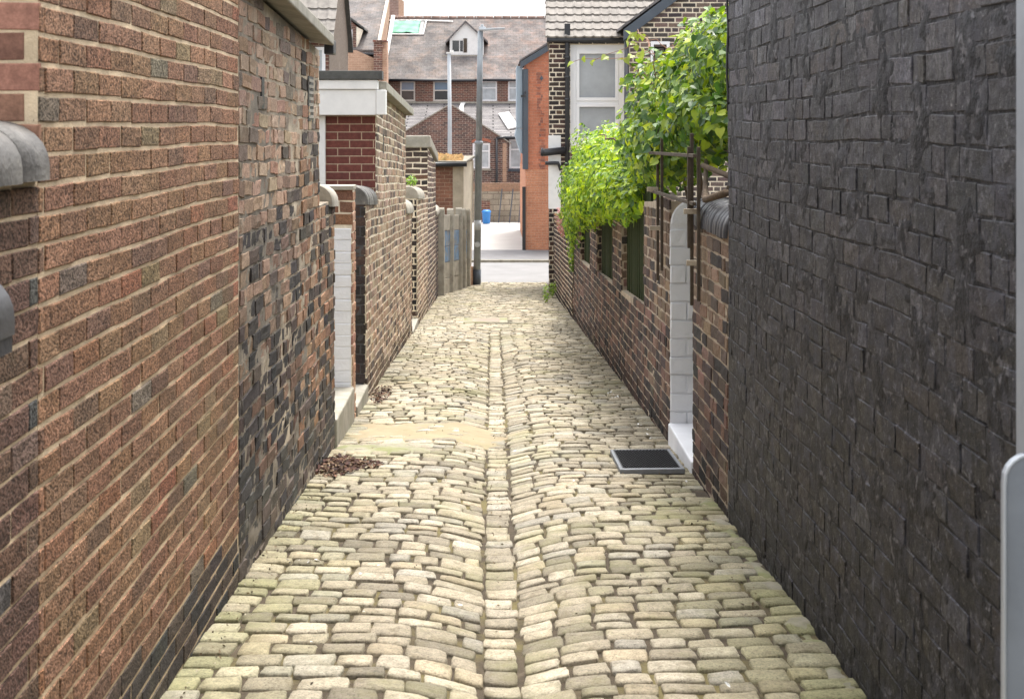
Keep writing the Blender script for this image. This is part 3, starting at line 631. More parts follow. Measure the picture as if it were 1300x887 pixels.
# small shed at the corner
se = thing('corner_shed', 'little brick and buff shed with mossy roof and pale side wall by the lamp post', 'shed')
e0 = Vector((-.60, 29.8, 0)); e1 = Vector((-.47, 31.0, 0))
mb = MB(); mb.ext([(-2.4, 29.8, -1.95), (-.90, 29.8, -1.95), (-.90, 29.8, .86), (-2.4, 29.8, .86)], (0, 1.15, 0)); mb.build('brick_wall', M['orange_low'] if False else m_brick('shed_brick', (.26, .12, .075), (.19, .09, .06), (.32, .22, .15), .085, .24, .014), se)
mb = MB(); mb.ext([(-.897, 29.8, -1.95), (-.66, 29.8, -1.95), (-.66, 29.8, .86), (-.897, 29.8, .86)], (0, 1.15, 0)); mb.build('rendered_corner', M['buff'], se)
mb = MB(); mb.ext([(-.655, 29.8, -1.55), (-.50, 31.0, -1.55), (-.45, 31.0, .90), (-.655, 29.8, .86)], (-.05, .05, 0)); mb.build('side_panel', M['cream'], se)
mb = MB(); mb.ext([(-.650, 29.8, -1.99), (-.455, 31.0, -1.99), (-.455, 31.0, -1.555), (-.650, 29.8, -1.555)], (-.1, .05, 0)); mb.build('plinth', M['tanbrick'], se)
mb = MB(); mb.ext([(-2.45, 29.62, .865), (-.60, 29.62, .865), (-.42, 31.1, .95), (-2.45, 31.1, .95)], (0, 0, .05)); mb.build('roof', M['concrete'], se, bevel=.01)
def blob_sheet(x0, x1, y0, y1, zf, amp, seed, n=(60, 40)):
    xs = np.linspace(x0, x1, n[0]); ys = np.linspace(y0, y1, n[1]); V = []
    for yy in ys:
        for xx in xs:
            d = min(xx - x0, x1 - xx, yy - y0, y1 - yy) / .06
            V.append((xx, yy, zf(xx, yy) + amp * max(0, mnoise.noise(Vector((xx * 7 + seed, yy * 7, 0))) + .5 + .6 * mnoise.noise(Vector((xx * 23, yy * 23, seed)))) * min(1, d) - .01))
    return V
mb = MB(); mb.grid(np.array(blob_sheet(-2.3, -.66, 29.66, 30.9, lambda x, y: .92 + (y - 29.62) * .057, .09, 3)).reshape(1, -1, 3), 60, 40); mb.build('roof_moss', M['moss'], se, smooth=True)
mb = MB(); mb.tube([(-2.45, 29.60, .835), (-.58, 29.60, .835)], .05); mb.build('gutter', M['blackpipe'], se, smooth=True)

# ------------------------------------------------------------------ RIGHT SIDE
c_blk = palette([(.022, .021, .024), (.015, .015, .017), (.032, .030, .032), (.027, .023, .022), (.048, .047, .055)], [4, 3, 2, 1.5, .6], .25, .04)
def c_black(u, z, rng): return c_blk(u, z, rng) * .95 * (1 + 1.0 * np.clip(z - .7, 0, 1.3))[:, None]       # dusty paint, tone lightens towards the top
mb = MB(); lane_body(mb, 1, 0.2, 7.05, 3.1, .3); mb.box((XR + .3, 1.0, -.5), (4.5, 7.045, 3.1), 0)
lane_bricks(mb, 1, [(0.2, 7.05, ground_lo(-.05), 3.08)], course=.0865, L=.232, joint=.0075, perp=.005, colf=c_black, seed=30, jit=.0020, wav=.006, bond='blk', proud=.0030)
smear(mb, 1, .25, 7.04, -.75, 3.05, -.006, .0062, seed=3)
bw = mb.build('black_painted_building', [M['mortar_black'], M['black']], label='tall building wall of rough bricks painted black filling the right foreground', category='building')
mb = MB(); pts = [(XR - .008 + .003 * math.sin(i), 7.04 + .004 * math.sin(i * 2.2), 2.6 - i * .06) for i in range(16)]; mb.tube(pts, .006, n=6); mb.build('cable', M['blackpipe'], bw, smooth=True)

c_right0 = ygrad([(-9, [(.115, .080, .068), (.080, .060, .056), (.165, .100, .078), (.22, .135, .105), (.050, .044, .044)], [3, 2.5, 2, 1.1, 2.5]),
                 (.35, [(.17, .12, .088), (.22, .15, .105), (.095, .074, .062), (.27, .19, .13), (.055, .048, .045)], [3, 2, 2, 1.5, 1.3]),])
def c_right(u, z, rng):                                     # contact shadow and dirt painted into the lowest courses
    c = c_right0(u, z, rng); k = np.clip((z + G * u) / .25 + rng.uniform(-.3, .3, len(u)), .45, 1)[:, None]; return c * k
KR = dict(course=.082, L=.228, joint=.014, bond='mixed', proud=.005, slope=-.030, wav=.004, jit=.0028)
mb = MB(); lane_body(mb, 1, 7.054, 8.30, lambda y: 1.07, .24)
lane_bricks(mb, 1, [(7.054, 8.30, ground_lo(), 1.06)], colf=c_right, seed=31, **{**KR, 'slope': -.01})
w6 = mb.build('garden_wall', [M['mortar_right'], M['mixed']], label='short brick wall with black ribbed rounded coping between black building and white gateway', category='wall')
mb = MB(); coping(mb, XR + .12, 7.06, 8.31, .145, 1.06, unit=.082, rise=.95); mb.build('coping', M['darkstone'], w6, smooth=True)

# white gateway
jt = 1.00
mb = MB(); lane_body(mb, 1, 9.41, 10.98, lambda y: 1.10 - .03 * (y - 9.4), .24)
topR = lambda y: 1.10 - .055 * (y - 9.4)
sillR = lambda y: .15 - .05 * (y - 10.98)
piers = [(9.41, 10.98), (12.95, 13.87), (15.97, 17.1), (19.0, 20.55)]; bays = [(10.98, 12.95), (13.87, 15.97), (17.1, 19.0)]
mb = MB()
for a, b in piers: lane_body(mb, 1, a, b, topR, .24)
for a, b in bays: lane_body(mb, 1, a + .001, b - .001, sillR, .24)
lane_bricks(mb, 1, [(a, b, ground_lo(), lambda u: topR(u) - .01) for a, b in piers] + [(a, b, ground_lo(), lambda u: sillR(u) - .01) for a, b in bays], colf=c_right, seed=32, **KR)
for a, b in bays:
    face_bricks(mb, b, XR + .004, XR + .055, sillR(b), topR(b) - .02, course=.082, L=.228, joint=.014, colf=c_right, seed=33, jit=.0025, m=1)
w7 = mb.build('garden_wall', [M['mortar_right'], M['mixed']], label='long brown brick garden wall with green boarded openings under the climbing plants', category='wall')
for a, b in bays:
    mb = MB(); y = a + .002
    while y < b - .01:
        y2 = min(y + .095, b - .002); jx_ = .006 * math.sin(y * 37); mb.ext([(XR + .055 + jx_, y, sillR(y) - .02), (XR + .055, y2 - .006, sillR(y) - .02), (XR + .055, y2 - .006, topR(y) + .15), (XR + .055, y, topR(y) + .15)], (.02, 0, 0)); y = y2
    mb.build('green_boarding', M['green'], w7)
mb = MB()
xa, xb = XR + .004, XR + .30; zj = .93; prof = [(xa, 9.405, -.46), (xb, 9.405, -.46), (xb, 9.405, zj)] + [((xa + xb) / 2 + math.cos(t) * (xb - xa) / 2, 9.405, zj + math.sin(t) * .175) for t in [math.pi * k / 14 for k in range(1, 14)]] + [(xa, 9.405, zj)]
mb.ext(prof, (0, .05, 0)); 
jr = [(xa, xb, -.45, .93)]
bricks(mb, (0, 9.400, 0), (1, 0, 0), (0, -1, 0), jr, course=.128, L=.42, joint=.012, colf=palette([(1, 1, 1)], [1]), m=0, seed=35, jit=.003, proud=.007, zoff=.01, phase=.1)
mb.ext([(x, 9.3935, z) for x, _, z in [((xa + xb) / 2 + math.cos(t) * (xb - xa) / 2 * .93, 0, zj + .012 + math.sin(t) * .155) for t in [math.pi * k / 14 for k in range(0, 15)]]], (0, .012, 0))
mb.build('white_jamb', M['white'], w7, bevel=.004)
mb = MB(); mb.box((XR - .012, 8.304, gz(9.4) - .15), (1.75, 9.40, -.455)); mb.build('white_doorstep', M['white'], bevel=.01, label='white painted doorstep on the right below the white gate jamb', category='doorstep')
mb = MB(); y = 8.31
mb.box((XR + .40, 8.30, -.44), (XR + .44, 9.40, 1.05)); 
mb.build('gate', M['green'], label='dark green gate set back inside the white painted gateway', category='gate')

t8 = lambda y: .30 - .055 * (y - 20.6)
mb = MB(); lane_body(mb, 1, 20.556, 27.28, t8, .24); lane_bricks(mb, 1, [(20.556, 27.28, ground_lo(), lambda u: t8(u) - .01)], colf=c_right, seed=36, hi=False, **{**KR, 'slope': -.045})
mb.build('garden_wall', [M['mortar_pale'], M['mixed']], label='farthest right brick garden wall with pink flowers, ending at the dark brick house', category='wall')

# weathered timber trellis at the gate
tr = thing('timber_trellis', 'weathered timber trellis frame around the white gateway under the vines', 'trellis')
for (y, z0, z1, x) in ((9.52, .60, 1.62, 1.20), (9.80, .50, 1.60, 1.205), (8.02, .55, 1.58, 1.19), (7.82, .60, 1.50, 1.20), (7.93, .9, 1.5, 1.16)):
    mb = MB(); mb.box((x - .010, y - .012, z0), (x + .010, y + .012, z1)); o = mb.build('upright', M['wood'], tr, bevel=.003)
for (z, y0, y1, x) in ((1.45, 7.72, 9.95, 1.165), (1.17, 7.78, 9.95, 1.17), (1.47, 7.9, 9.6, 1.50)):
    mb = MB(); mb.ext([(x - .012, y0, z - .011), (x + .010, y0, z - .011), (x + .010, y0, z + .011), (x - .012, y0, z + .011)], (0, y1 - y0, -.02)); mb.build('rail', M['wood'], tr, bevel=.003)
for (x, y, z) in ((1.12, 9.55, .90), (1.14, 7.86, .82), (1.13, 7.9, 1.12), (1.12, 9.7, 1.17)):
    mb = MB(); mb.box((x - .005, y - .012, z - .016), (x + .075, y + .012, z + .016)); mb.build('batten', M['woodend'], tr, bevel=.003)
for i, p in enumerate([[(1.25, 7.2, 1.26), (1.22, 7.7, 1.20), (1.30, 8.2, 1.25), (1.4, 8.8, 1.4)], [(1.6, 7.2, 1.5), (1.45, 7.8, 1.30), (1.3, 8.3, 1.38)]]):
    mb = MB(); mb.tube(p, [.022, .02, .017, .012][:len(p)], n=8); mb.build('branch', M['bark'], tr, smooth=True)

# brick house with white window
HR = .046; YH = 27.3; hx0 = PX(697, YH); hx1 = PX(797, YH) + .1; ev = PZ(50, YH)
WX0, WX1, WZ1, WZ0 = PX(724, YH), PX(795, YH) - .02, PZ(57, YH), PZ(185, YH)
hs_ = thing('brick_house', 'dark brick house with pale tiled roof and large white window right of the lane', 'house')
mb = MB(); holes_wall(mb, hx0, hx1 + .2, ZF - .1, ev, YH, [(WX0, WX1, WZ0, WZ1)], 0, .10)
mb.ext([(hx0, YH + .002, ZF - .1), (hx0 + HR * 3.6, YH + 3.6, ZF - .1), (hx1 + .2, YH + 3.6, ZF - .1), (hx1 + .2, YH + .103, ZF - .1), (WX0 - .01, YH + .103, ZF - .1), (WX0 - .01, YH + .002, ZF - .1)], (0, 0, ev - ZF + .1), 0)
cd_ = palette([(.060, .045, .042), (.095, .062, .052), (.042, .036, .036), (.13, .08, .062)], [3, 2, 2, 1])
bricks(mb, (0, YH, 0), (1, 0, 0), (0, -1, 0), [(hx0, WX0, ZF, ev), (WX1, hx1 + .2, ZF, ev), (WX0, WX1, ZF, WZ0), (WX0, WX1, WZ1 + .01, ev)], course=.0955, L=.27, joint=.016, colf=cd_, seed=40, hi=False, jit=.002, bond='garden')
bricks(mb, (hx0, YH, 0), (HR, 1, 0), (-1, HR, 0), [(0, 3.5, ZF, ev)], course=.0955, L=.27, joint=.016, colf=cd_, seed=41, hi=False, jit=.002, bond='garden')
mb.build('wall', [M['mortar_pale'], M['mixed']], hs_)
mb = MB(); mb.box((hx0 - .012, YH - .022, PZ(265, YH)), (PX(712, YH), YH - .006, PZ(172, YH))); mb.box((hx0 - .012, YH - .006, PZ(265, YH)), (hx0 - .009, YH + .05, PZ(172, YH))); mb.build('painted_render', M['timberwhite'], hs_)
def window(parent, x0, x1, z0, z1, Y, fm, pm, fw=.06, trans=(), mull=(), name='window', dep=.05, pm2=None):
    mb = MB()
    mb.box((x0, Y, z0), (x0 + fw, Y + dep, z1)); mb.box((x1 - fw, Y, z0), (x1, Y + dep, z1)); mb.box((x0 + fw, Y, z1 - fw), (x1 - fw, Y + dep, z1)); mb.box((x0 + fw, Y, z0), (x1 - fw, Y + dep, z0 + fw))
    for t in trans: mb.box((x0 + fw, Y + .003, t - fw * .4), (x1 - fw, Y + dep - .003, t + fw * .4))
    for t in mull: mb.box((t - fw * .4, Y + .005, z0 + fw), (t + fw * .4, Y + dep - .005, z1 - fw))
    f = mb.build(name, fm, parent)
    cuts = [z0 + .01, *sorted(trans), z1 - .01]
    for i, (a, b) in enumerate(zip(cuts, cuts[1:])):
        mb = MB(); mb.poly([(x0 + .01, Y + dep * .6, a), (x1 - .01, Y + dep * .6, a), (x1 - .01, Y + dep * .6, b), (x0 + .01, Y + dep * .6, b)]); mb.build('pane', pm2 if (pm2 and i == 0 and trans) else pm, f)
    return f
wf = window(hs_, WX0, WX1, WZ0, WZ1, YH + .02, M['upvc'], M['glass_frost'], .055)
tz = PZ(130, YH)
mb = MB()
for (a, b, c, d) in ((WX0 + .12, WX1 - .14, tz + .03, WZ1 - .12), (WX0 + .12, WX1 - .14, WZ0 + .1, tz - .03)):
    t = .065
    mb.box((a, YH - .005, c), (a + t, YH + .04, d)); mb.box((b - t, YH - .005, c), (b, YH + .04, d)); mb.box((a + t, YH - .005, d - t), (b - t, YH + .04, d)); mb.box((a + t, YH - .005, c), (b - t, YH + .04, c + t))
mb.box((WX0 + .055, YH + .012, WZ0 + .05), (WX0 + .118, YH + .045, WZ1 - .05)); mb.box((WX1 - .138, YH + .012, WZ0 + .05), (WX1 - .055, YH + .045, WZ1 - .05)); mb.box((WX0 + .12, YH + .012, tz - .028), (WX1 - .14, YH + .045, tz + .028)); mb.box((WX0 + .12, YH + .012, WZ1 - .118), (WX1 - .14, YH + .045, WZ1 - .05))
mb.build('sash', M['upvc'], wf, bevel=.004)
mb = MB(); mb.tube([(PX(720, YH), YH - .07, ZF), (PX(720, YH), YH - .07, PZ(48, YH)), (PX(720, YH), YH - .07, PZ(36, YH))], .048); mb.box((PX(716.5, YH), YH - .13, PZ(47, YH)), (PX(723.5, YH), YH - .01, PZ(31, YH)))
for yy in (75, 100, 128): mb.tube([(PX(720, YH), YH - .07, PZ(yy, YH)), (PX(720, YH), YH - .07, PZ(yy - 3, YH))], .062)
mb.build('downpipe', M['blackpipe'], hs_, smooth=True)
mb = MB(); mb.tube([(PX(686, YH), YH - .25, PZ(193, YH)), (PX(690, YH), YH - .25, PZ(193.5, YH)), (PX(716, YH), YH - .09, PZ(191, YH))], .075, n=12); mb.tube([(PX(687, YH), YH - .25, PZ(193, YH)), (PX(689, YH), YH - .25, PZ(193, YH))], .09, n=12); mb.build('soil_pipe', M['blackpipe'], hs_, smooth=True)
mb = MB(); mb.tube([(PX(692, YH), YH - .12, PZ(207, YH)), (PX(708, YH), YH - .10, PZ(207, YH)), (PX(712, YH), YH - .10, PZ(216, YH))], .04); mb.build('waste_pipe', M['blackpipe'], hs_, smooth=True)
mb = MB(); mb.tube([(hx0 - .05, YH - .12, ev - .02), (hx1 + .0, YH - .12, ev - .03)], .055); mb.build('gutter', M['blackpipe'], hs_, smooth=True)
# interlocking tiles
def tiles(x0, x1, Ya, za, pitch, nrow, rowlen, tw, mat, parent, name='roof', seed=0, shx=0.0):
    mb = MB(); rr = np.random.default_rng(seed); c, s = math.cos(pitch), math.sin(pitch); ncol = int(math.ceil((x1 - x0) / tw)); npt = 9
    for r in range(nrow):
        a = r * rowlen; b = a + rowlen + .03
        for k in range(ncol):
            u = np.linspace(0, 1, npt); xs = x0 + (k + u) * tw; bump = .022 * np.where(u < .5, np.sin(u * 2 * math.pi) ** 2, 0) + .004; bump[-1] = .004; dz = rr.uniform(-.003, .003)
            V = []
            for t, h in ((a, -.004), (a, .036), (b, .004)):
                V += [(x + shx * t * c, Ya + t * c - (h + bb + dz) * s, za + t * s + (h + (bb if h else 0) + dz) * c) for x, bb in zip(xs, bump)]
            mb.grid(np.array(V).reshape(1, -1, 3), npt, 3, 0)
    return mb.build(name, mat, parent)
RP = R(36)
tiles(hx0 - .08, hx1 + .9, YH - .16, ev + .01, RP, 17, .29, .185, M['tile'], hs_, 'roof', shx=HR)
mb = MB(); mb.ext([(hx0 - .05, YH - .10, ev - .0), (hx0 - .05 + HR * 3.9, YH + 3.8, ev - .0), (hx0 - .05 + HR * 3.9, YH + 3.8, ev + 3.9 * math.tan(RP) - .03)], (hx1 + .8 - hx0, 0, 0)); mb.build('roof_void', M['tile'], hs_)

YW = 26.3; wx0 = PX(799, YW)
rw = thing('brick_wing', 'dark brick gable wing with slate blue bargeboard rising above the vines', 'house')
slopeW = 40 / 53.; zl = PZ(42, YW)
mb = MB(); gf = lambda x: zl + (x - wx0) * slopeW
mb.ext([(wx0, YW, -1.9), (wx0 + 5, YW, -1.9), (wx0 + 5, YW, zl + .5), (wx0 + 3.4, YW, gf(wx0 + 3.4)), (wx0, YW, zl)], (0, 6, 0), 0)
hh = [(PX(826, YW), PX(850, YW))]
bricks(mb, (0, YW, 0), (1, 0, 0), (0, -1, 0), [(wx0, wx0 + 3.4, -.5, lambda x: gf(x) - .03)], course=.0975, L=.275, joint=.017, colf=palette([(.13, .10, .095), (.09, .072, .07), (.18, .13, .11), (.065, .055, .055)], [3, 2, 1.5, 1.5]), seed=42, hi=False, jit=.002, bond='garden')
mb.build('wall', [M['mortar_pale'], M['mixed']], rw)
mb = MB(); mb.ext([(wx0 - .12, YW - .12, zl - .16), (wx0 - .12, YW - .12, zl + .06), (wx0 + 3.5, YW - .12, gf(wx0 + 3.5) + .16), (wx0 + 3.5, YW - .12, gf(wx0 + 3.5) - .06)], (0, .10, 0)); mb.build('bargeboard', M['darkblue'], rw, bevel=.008)
mb = MB(); mb.tube([(wx0 - .06, YW - .05, -1.5), (wx0 - .06, YW - .05, zl - .1)], .05); mb.build('downpipe', M['blackpipe'], rw, smooth=True)
mb = MB(); mb.ext([(wx0 - .16, YW - .12, zl + .075), (wx0 + 3.5, YW - .12, gf(wx0 + 3.5) + .175), (wx0 + 3.5, YW - .12, gf(wx0 + 3.5) + .23), (wx0 - .16, YW - .12, zl + .13)], (0, 6, 0)); mb.build('roof', M['slate2'], rw)
window(rw, PX(826, YW), PX(850, YW), PZ(100, YW), PZ(53, YW), YW - .03, M['upvc'], M['glass_frost'], .06)

# ------------------------------------------------------------------ beyond the road
YO = 39.5
ob = thing('orange_brick_building', 'bright orange brick gabled building across the road with slate blue trim', 'building')
ox0 = PX(668, YO); oz = PZ(80, YO); osl = 22 / 35.; zlow = PZ(215, YO)
mb = MB(); mb.ext([(ox0, YO, zlow), (6.5, YO, zlow), (6.5, YO, oz + (3.2) * osl), (ox0 + 3.2, YO, oz + 3.2 * osl), (ox0, YO, oz)], (0, 8, 0)); mb.build('upper_wall', M['orange'], ob)
mb = MB(); mb.box((ox0 - .02, YO - .015, ZF), (6.5, YO + 8, zlow - .002)); mb.build('lower_wall', M['orange_low'], ob)
mb = MB(); mb.box((PX(664, YO), YO - .06, PZ(215, YO)), (PX(670.5, YO), YO + .9, PZ(88, YO))); mb.build('corner_board', M['darkblue'], ob)
mb = MB(); mb.ext([(PX(660.5, YO), YO - .15, PZ(87, YO)), (PX(660.5, YO), YO - .15, PZ(79, YO)), (PX(706, YO), YO - .15, PZ(51, YO)), (PX(706, YO), YO - .15, PZ(59, YO))], (0, .13, 0)); mb.build('bargeboard', M['darkblue'], ob)
mb = MB(); mb.ext([(PX(659.5, YO), YO - .17, PZ(78.5, YO)), (PX(659.5, YO), YO - .17, PZ(76.5, YO)), (PX(706, YO), YO - .17, PZ(47.5, YO)), (PX(706, YO), YO - .17, PZ(50.5, YO))], (0, 8, 0)); mb.build('roof', M['slate2'], ob)
mb = MB(); mb.box((PX(656, YO), YO + .05, PZ(163, YO)), (PX(663.5, YO), YO + 1.6, PZ(84, YO))); mb.ext([(PX(656, YO), YO + .05, PZ(163.5, YO)), (PX(663.5, YO), YO + .05, PZ(163.5, YO)), (PX(663.5, YO), YO + .05, PZ(196, YO)), (PX(661, YO), YO + .05, PZ(194, YO)), (PX(654, YO), YO + .05, PZ(172, YO))], (0, 1.7, 0)); mb.build('bay_cladding', M['bluegrey'], ob, bevel=.01)
mb = MB(); mb.ext([(PX(687.5, YO), YO - .02, PZ(96, YO)), (PX(690, YO), YO - .02, PZ(99.5, YO)), (PX(687.5, YO), YO - .02, PZ(103, YO)), (PX(685, YO), YO - .02, PZ(99.5, YO))], (0, .02, 0)); mb.build('tie_plate', M['darkblue'], ob)
rd_ = random.Random(2); mb = MB(); lft, rgt = [], []
for yy in range(92, 216, 4):
    c_ = 684 + (4 if yy > 140 else 0) + rd_.uniform(-1.2, 1.2); w_ = rd_.uniform(1.5, 4.5); z_ = PZ(yy, YO); z2_ = PZ(yy + 4, YO)
    lft += [(PX(c_ - w_, YO), YO - .004, z_), (PX(c_ - w_, YO), YO - .004, z2_)]; rgt += [(PX(c_ + w_, YO), YO - .004, z_), (PX(c_ + w_, YO), YO - .004, z2_)]
for i in range(0, len(lft), 2): mb.poly([lft[i + 1], rgt[i + 1], rgt[i], lft[i]], 0)
mb.build('flue_scar', m_brick('sooty_orange_brick', (.15, .085, .075), (.46, .15, .08), (.36, .22, .16), .082, .235, .010, .4, .3), ob)
mb = MB(); mb.box((PX(661, YO), YO - .25, PZ(124, YO)), (PX(667, YO), YO - .17, PZ(121, YO))); mb.tube([(PX(665, YO), YO - .2, PZ(122, YO)), (PX(667, YO), YO - .05, PZ(117, YO))], .02); mb.build('security_camera', M['blackpipe'], label='small dark security camera on the slate blue corner of the orange building', category='camera')
mb = MB(); mb.box((PX(663, YO), YO - .10, ZF), (PX(667.3, YO), YO - .0165, PZ(237, YO))); mb.build('gate_post', M['blackpipe'], label='dark gate post standing against the orange brick wall', category='post')

YY = 51.6
yw = thing('yard_wall', 'grey concrete block yard wall with brick top beyond the yard', 'wall')
mb = MB(); mb.box((-7, YY, ZF), (3.0, YY + .2, PZ(243, YY))); mb.build('block_wall', M['block'], yw)
mb = MB(); mb.box((-7, YY - .01, PZ(243, YY) + .002), (3.0, YY + .21, PZ(232.5, YY))); mb.build('brick_capping', m_brick('capping_brick', (.30, .19, .13), (.24, .16, .11), (.22, .17, .12), .1, .24, .012), yw)
mb = MB(); mb.box((PX(607, YY), YY - .05, ZF), (PX(622, YY), YY - .005, PZ(255, YY))); mb.build('brick_patch', M['farbrick'], yw)
yg = thing('metal_gate', 'thin dark metal bar gate leaning against the block yard wall', 'gate')
zt = lambda x: PZ(284 + (x - 628) * .19, YY)
for xb, xt in ((632.5, 637.5), (646, 651.5), (658, 662)):
    mb = MB(); mb.tube([(PX(xb, YY - .3), YY - .5, PZ(285 + (xb - 628) * .17, YY - .5)), (PX(xt, YY - .3), YY - .06, PZ(240, YY - .06))], .022, n=6); mb.build('bar', M['darkblue'], yg)
mb = MB(); mb.tube([(PX(629, YY), YY - .5, PZ(284.5, YY - .5)), (PX(666, YY), YY - .5, PZ(291, YY - .5))], .022, n=6); mb.build('rail', M['darkblue'], yg)
# blue tub with a rim and tapered sides
mb = MB(); bx, by = PX(617.5, 50.8), 50.6; r0 = .165
mb.tube([(bx, by, ZF + .04), (bx, by, ZF + .07), (bx, by, ZF + .46), (bx, by, ZF + .47), (bx, by, ZF + .50), (bx, by, ZF + .56)], [r0 * .8, r0 * .84, r0 * .98, r0 * 1.1, r0 * 1.1, r0 * .75], n=18)
mb.build('plastic_tub', M['blueplastic'], smooth=True, label='bright blue plastic tub standing by the block wall in the far yard', category='tub')

# rear extension with gable, lean-to
YG = 58.0; rx = thing('rear_extension', 'dark brick gabled rear extension with white window behind the yard wall', 'house')
ax, az = PX(572, YG), PZ(133, YG); gl, gr = PX(500, YG), PX(645, YG); glz, grz = PZ(176, YG), PZ(181, YG)
h1 = (PX(600, YG), PX(622, YG), PZ(214, YG), PZ(182, YG))
mb = MB(); holes_wall(mb, gl, gr, ZF, grz, YG, [h1], 0, .1); mb.poly([(gl, YG, grz), (gr, YG, grz), (ax, YG, az), (gl, YG, glz)], 0); mb.box((gl, YG + .101, ZF), (gr, YG + 4, grz), 0); mb.build('wall', M['farbrick2'], rx)
window(rx, h1[0], h1[1], h1[2], h1[3], YG + .02, M['upvc'], M['glass_pale'], .07, trans=(PZ(192, YG),))
mb = MB(); mb.box((h1[0] - .05, YG - .04, h1[2] - .08), (h1[1] + .05, YG + .02, h1[2] - .003)); mb.build('sill', M['concrete'], rx)
mb = MB(); cxx = (h1[0] + h1[1]) / 2; hw = (h1[1] - h1[0]) / 2 + .04
mb.ext([(cxx + hw * t, YG - .006, h1[3] + .015 + .10 * (1 - t * t)) for t in (-1, -.6, -.2, .2, .6, 1)] + [(cxx + hw * t, YG - .006, h1[3] + .13 + .10 * (1 - t * t)) for t in (1, .6, .2, -.2, -.6, -1)], (0, .005, 0)); mb.build('arch', m_plain('red_arch_brick', (.36, .13, .08), .9, .2, 30), rx)
mb = MB()
for (xa, za, xb_, zb_) in ((gl - .1, glz - .06, ax, az), (ax, az, gr + .15, grz - .08)):
    mb.ext([(xa, YG - .05, za), (xb_, YG - .05, zb_), (xb_, YG - .05, zb_ + .05), (xa, YG - .05, za + .05)], (0, .09, 0), 1)
    mb.ext([(xa, YG + .05, za), (xb_, YG + .05, zb_), (xb_, YG + .05, zb_ + .06), (xa, YG + .05, za + .06)], (0, 6, 0), 0)
mb.build('roof', [M['slate2'], M['palecoping']], rx)
mb = MB(); mb.tube([(PX(630.5, YG), YG - .06, ZF), (PX(630.5, YG), YG - .06, PZ(176, YG))], .05); mb.tube([(PX(630.5, YG), YG - .06, PZ(176, YG)), (PX(642, YG), YG - .1, PZ(174, YG))], .05); mb.build('downpipe', M['blackpipe'], rx, smooth=True)
mb = MB(); mb.box((PX(638, YG), YG - .02, PZ(231, YG)), (PX(643, YG), YG - .002, PZ(182, YG))); mb.build('quoin', M['tanbrick'], rx)

YL = 60.0; le = thing('lean_to_extension', 'low lean-to extension with slate roof and white window beside the gable', 'house')
h2 = (PX(646.5, YL), PX(669, YL), PZ(214, YL), PZ(177, YL))
mb = MB(); holes_wall(mb, gr + .01, 5, ZF, PZ(175, YL), YL, [h2], 0, .1); mb.box((gr + .02, YL + .101, ZF), (5, 65.9, PZ(176, YL)), 0); mb.build('wall', M['farbrick2'], le)
window(le, *h2, YL + .02, M['upvc'], M['glass_pale'], .08, trans=(PZ(190, YL),), pm2=M['glass_pale'])
mb = MB(); mb.box((h2[0] - .15, YL - .04, h2[2] - .14), (h2[1] + .05, YL + .02, h2[2] - .003)); mb.build('sill', M['darkblue'], le)
zr0, zr1 = PZ(173, YL), PZ(131, 66)
mb = MB(); mb.ext([(-4.6, YL - .15, zr0), (-4.6, 65.98, zr1), (-4.6, 65.98, zr1 - .08), (-4.6, YL - .15, zr0 - .08)], (10, 0, 0)); mb.build('roof', M['tilerows'], le)
mb = MB(); mb.box((-4.6, 65.90, zr1 - .02), (5, 65.975, zr1 + .07)); mb.build('flashing', M['palecoping'], le)
rs = (zr1 - zr0) / 6.13; zroof = lambda y: zr0 + (y - YL + .15) * rs
def onroof(x, y, up=.03):
    """pixel -> point on the lean-to roof"""
    ty = (CY - y) / F; Y = (zr0 - HC - (YL - .15) * rs) / (ty - rs); return (PX(x, Y), Y - up * .3, PZ(y, Y) + up)
pp = [onroof(633, 147), onroof(646, 145), onroof(658, 163), onroof(645, 166)]
mb = MB(); mb.ext(pp, (0, -.05, .08)); skl = mb.build('rooflight', M['timberwhite'], le, bevel=.01)
mb = MB(); mb.tube([(PX(620, YL), YL - .2, zr0 - .07), (5, YL - .2, zr0 - .08)], .07); mb.build('gutter', M['blackpipe'], le, smooth=True)
mb = MB(); mb.ext([onroof(581, 145), onroof(589, 146), onroof(588, 137), onroof(591, 132), onroof(585, 132)], (0, -.02, .04)); mb.build('loose_flashing', M['timberwhite'], le)

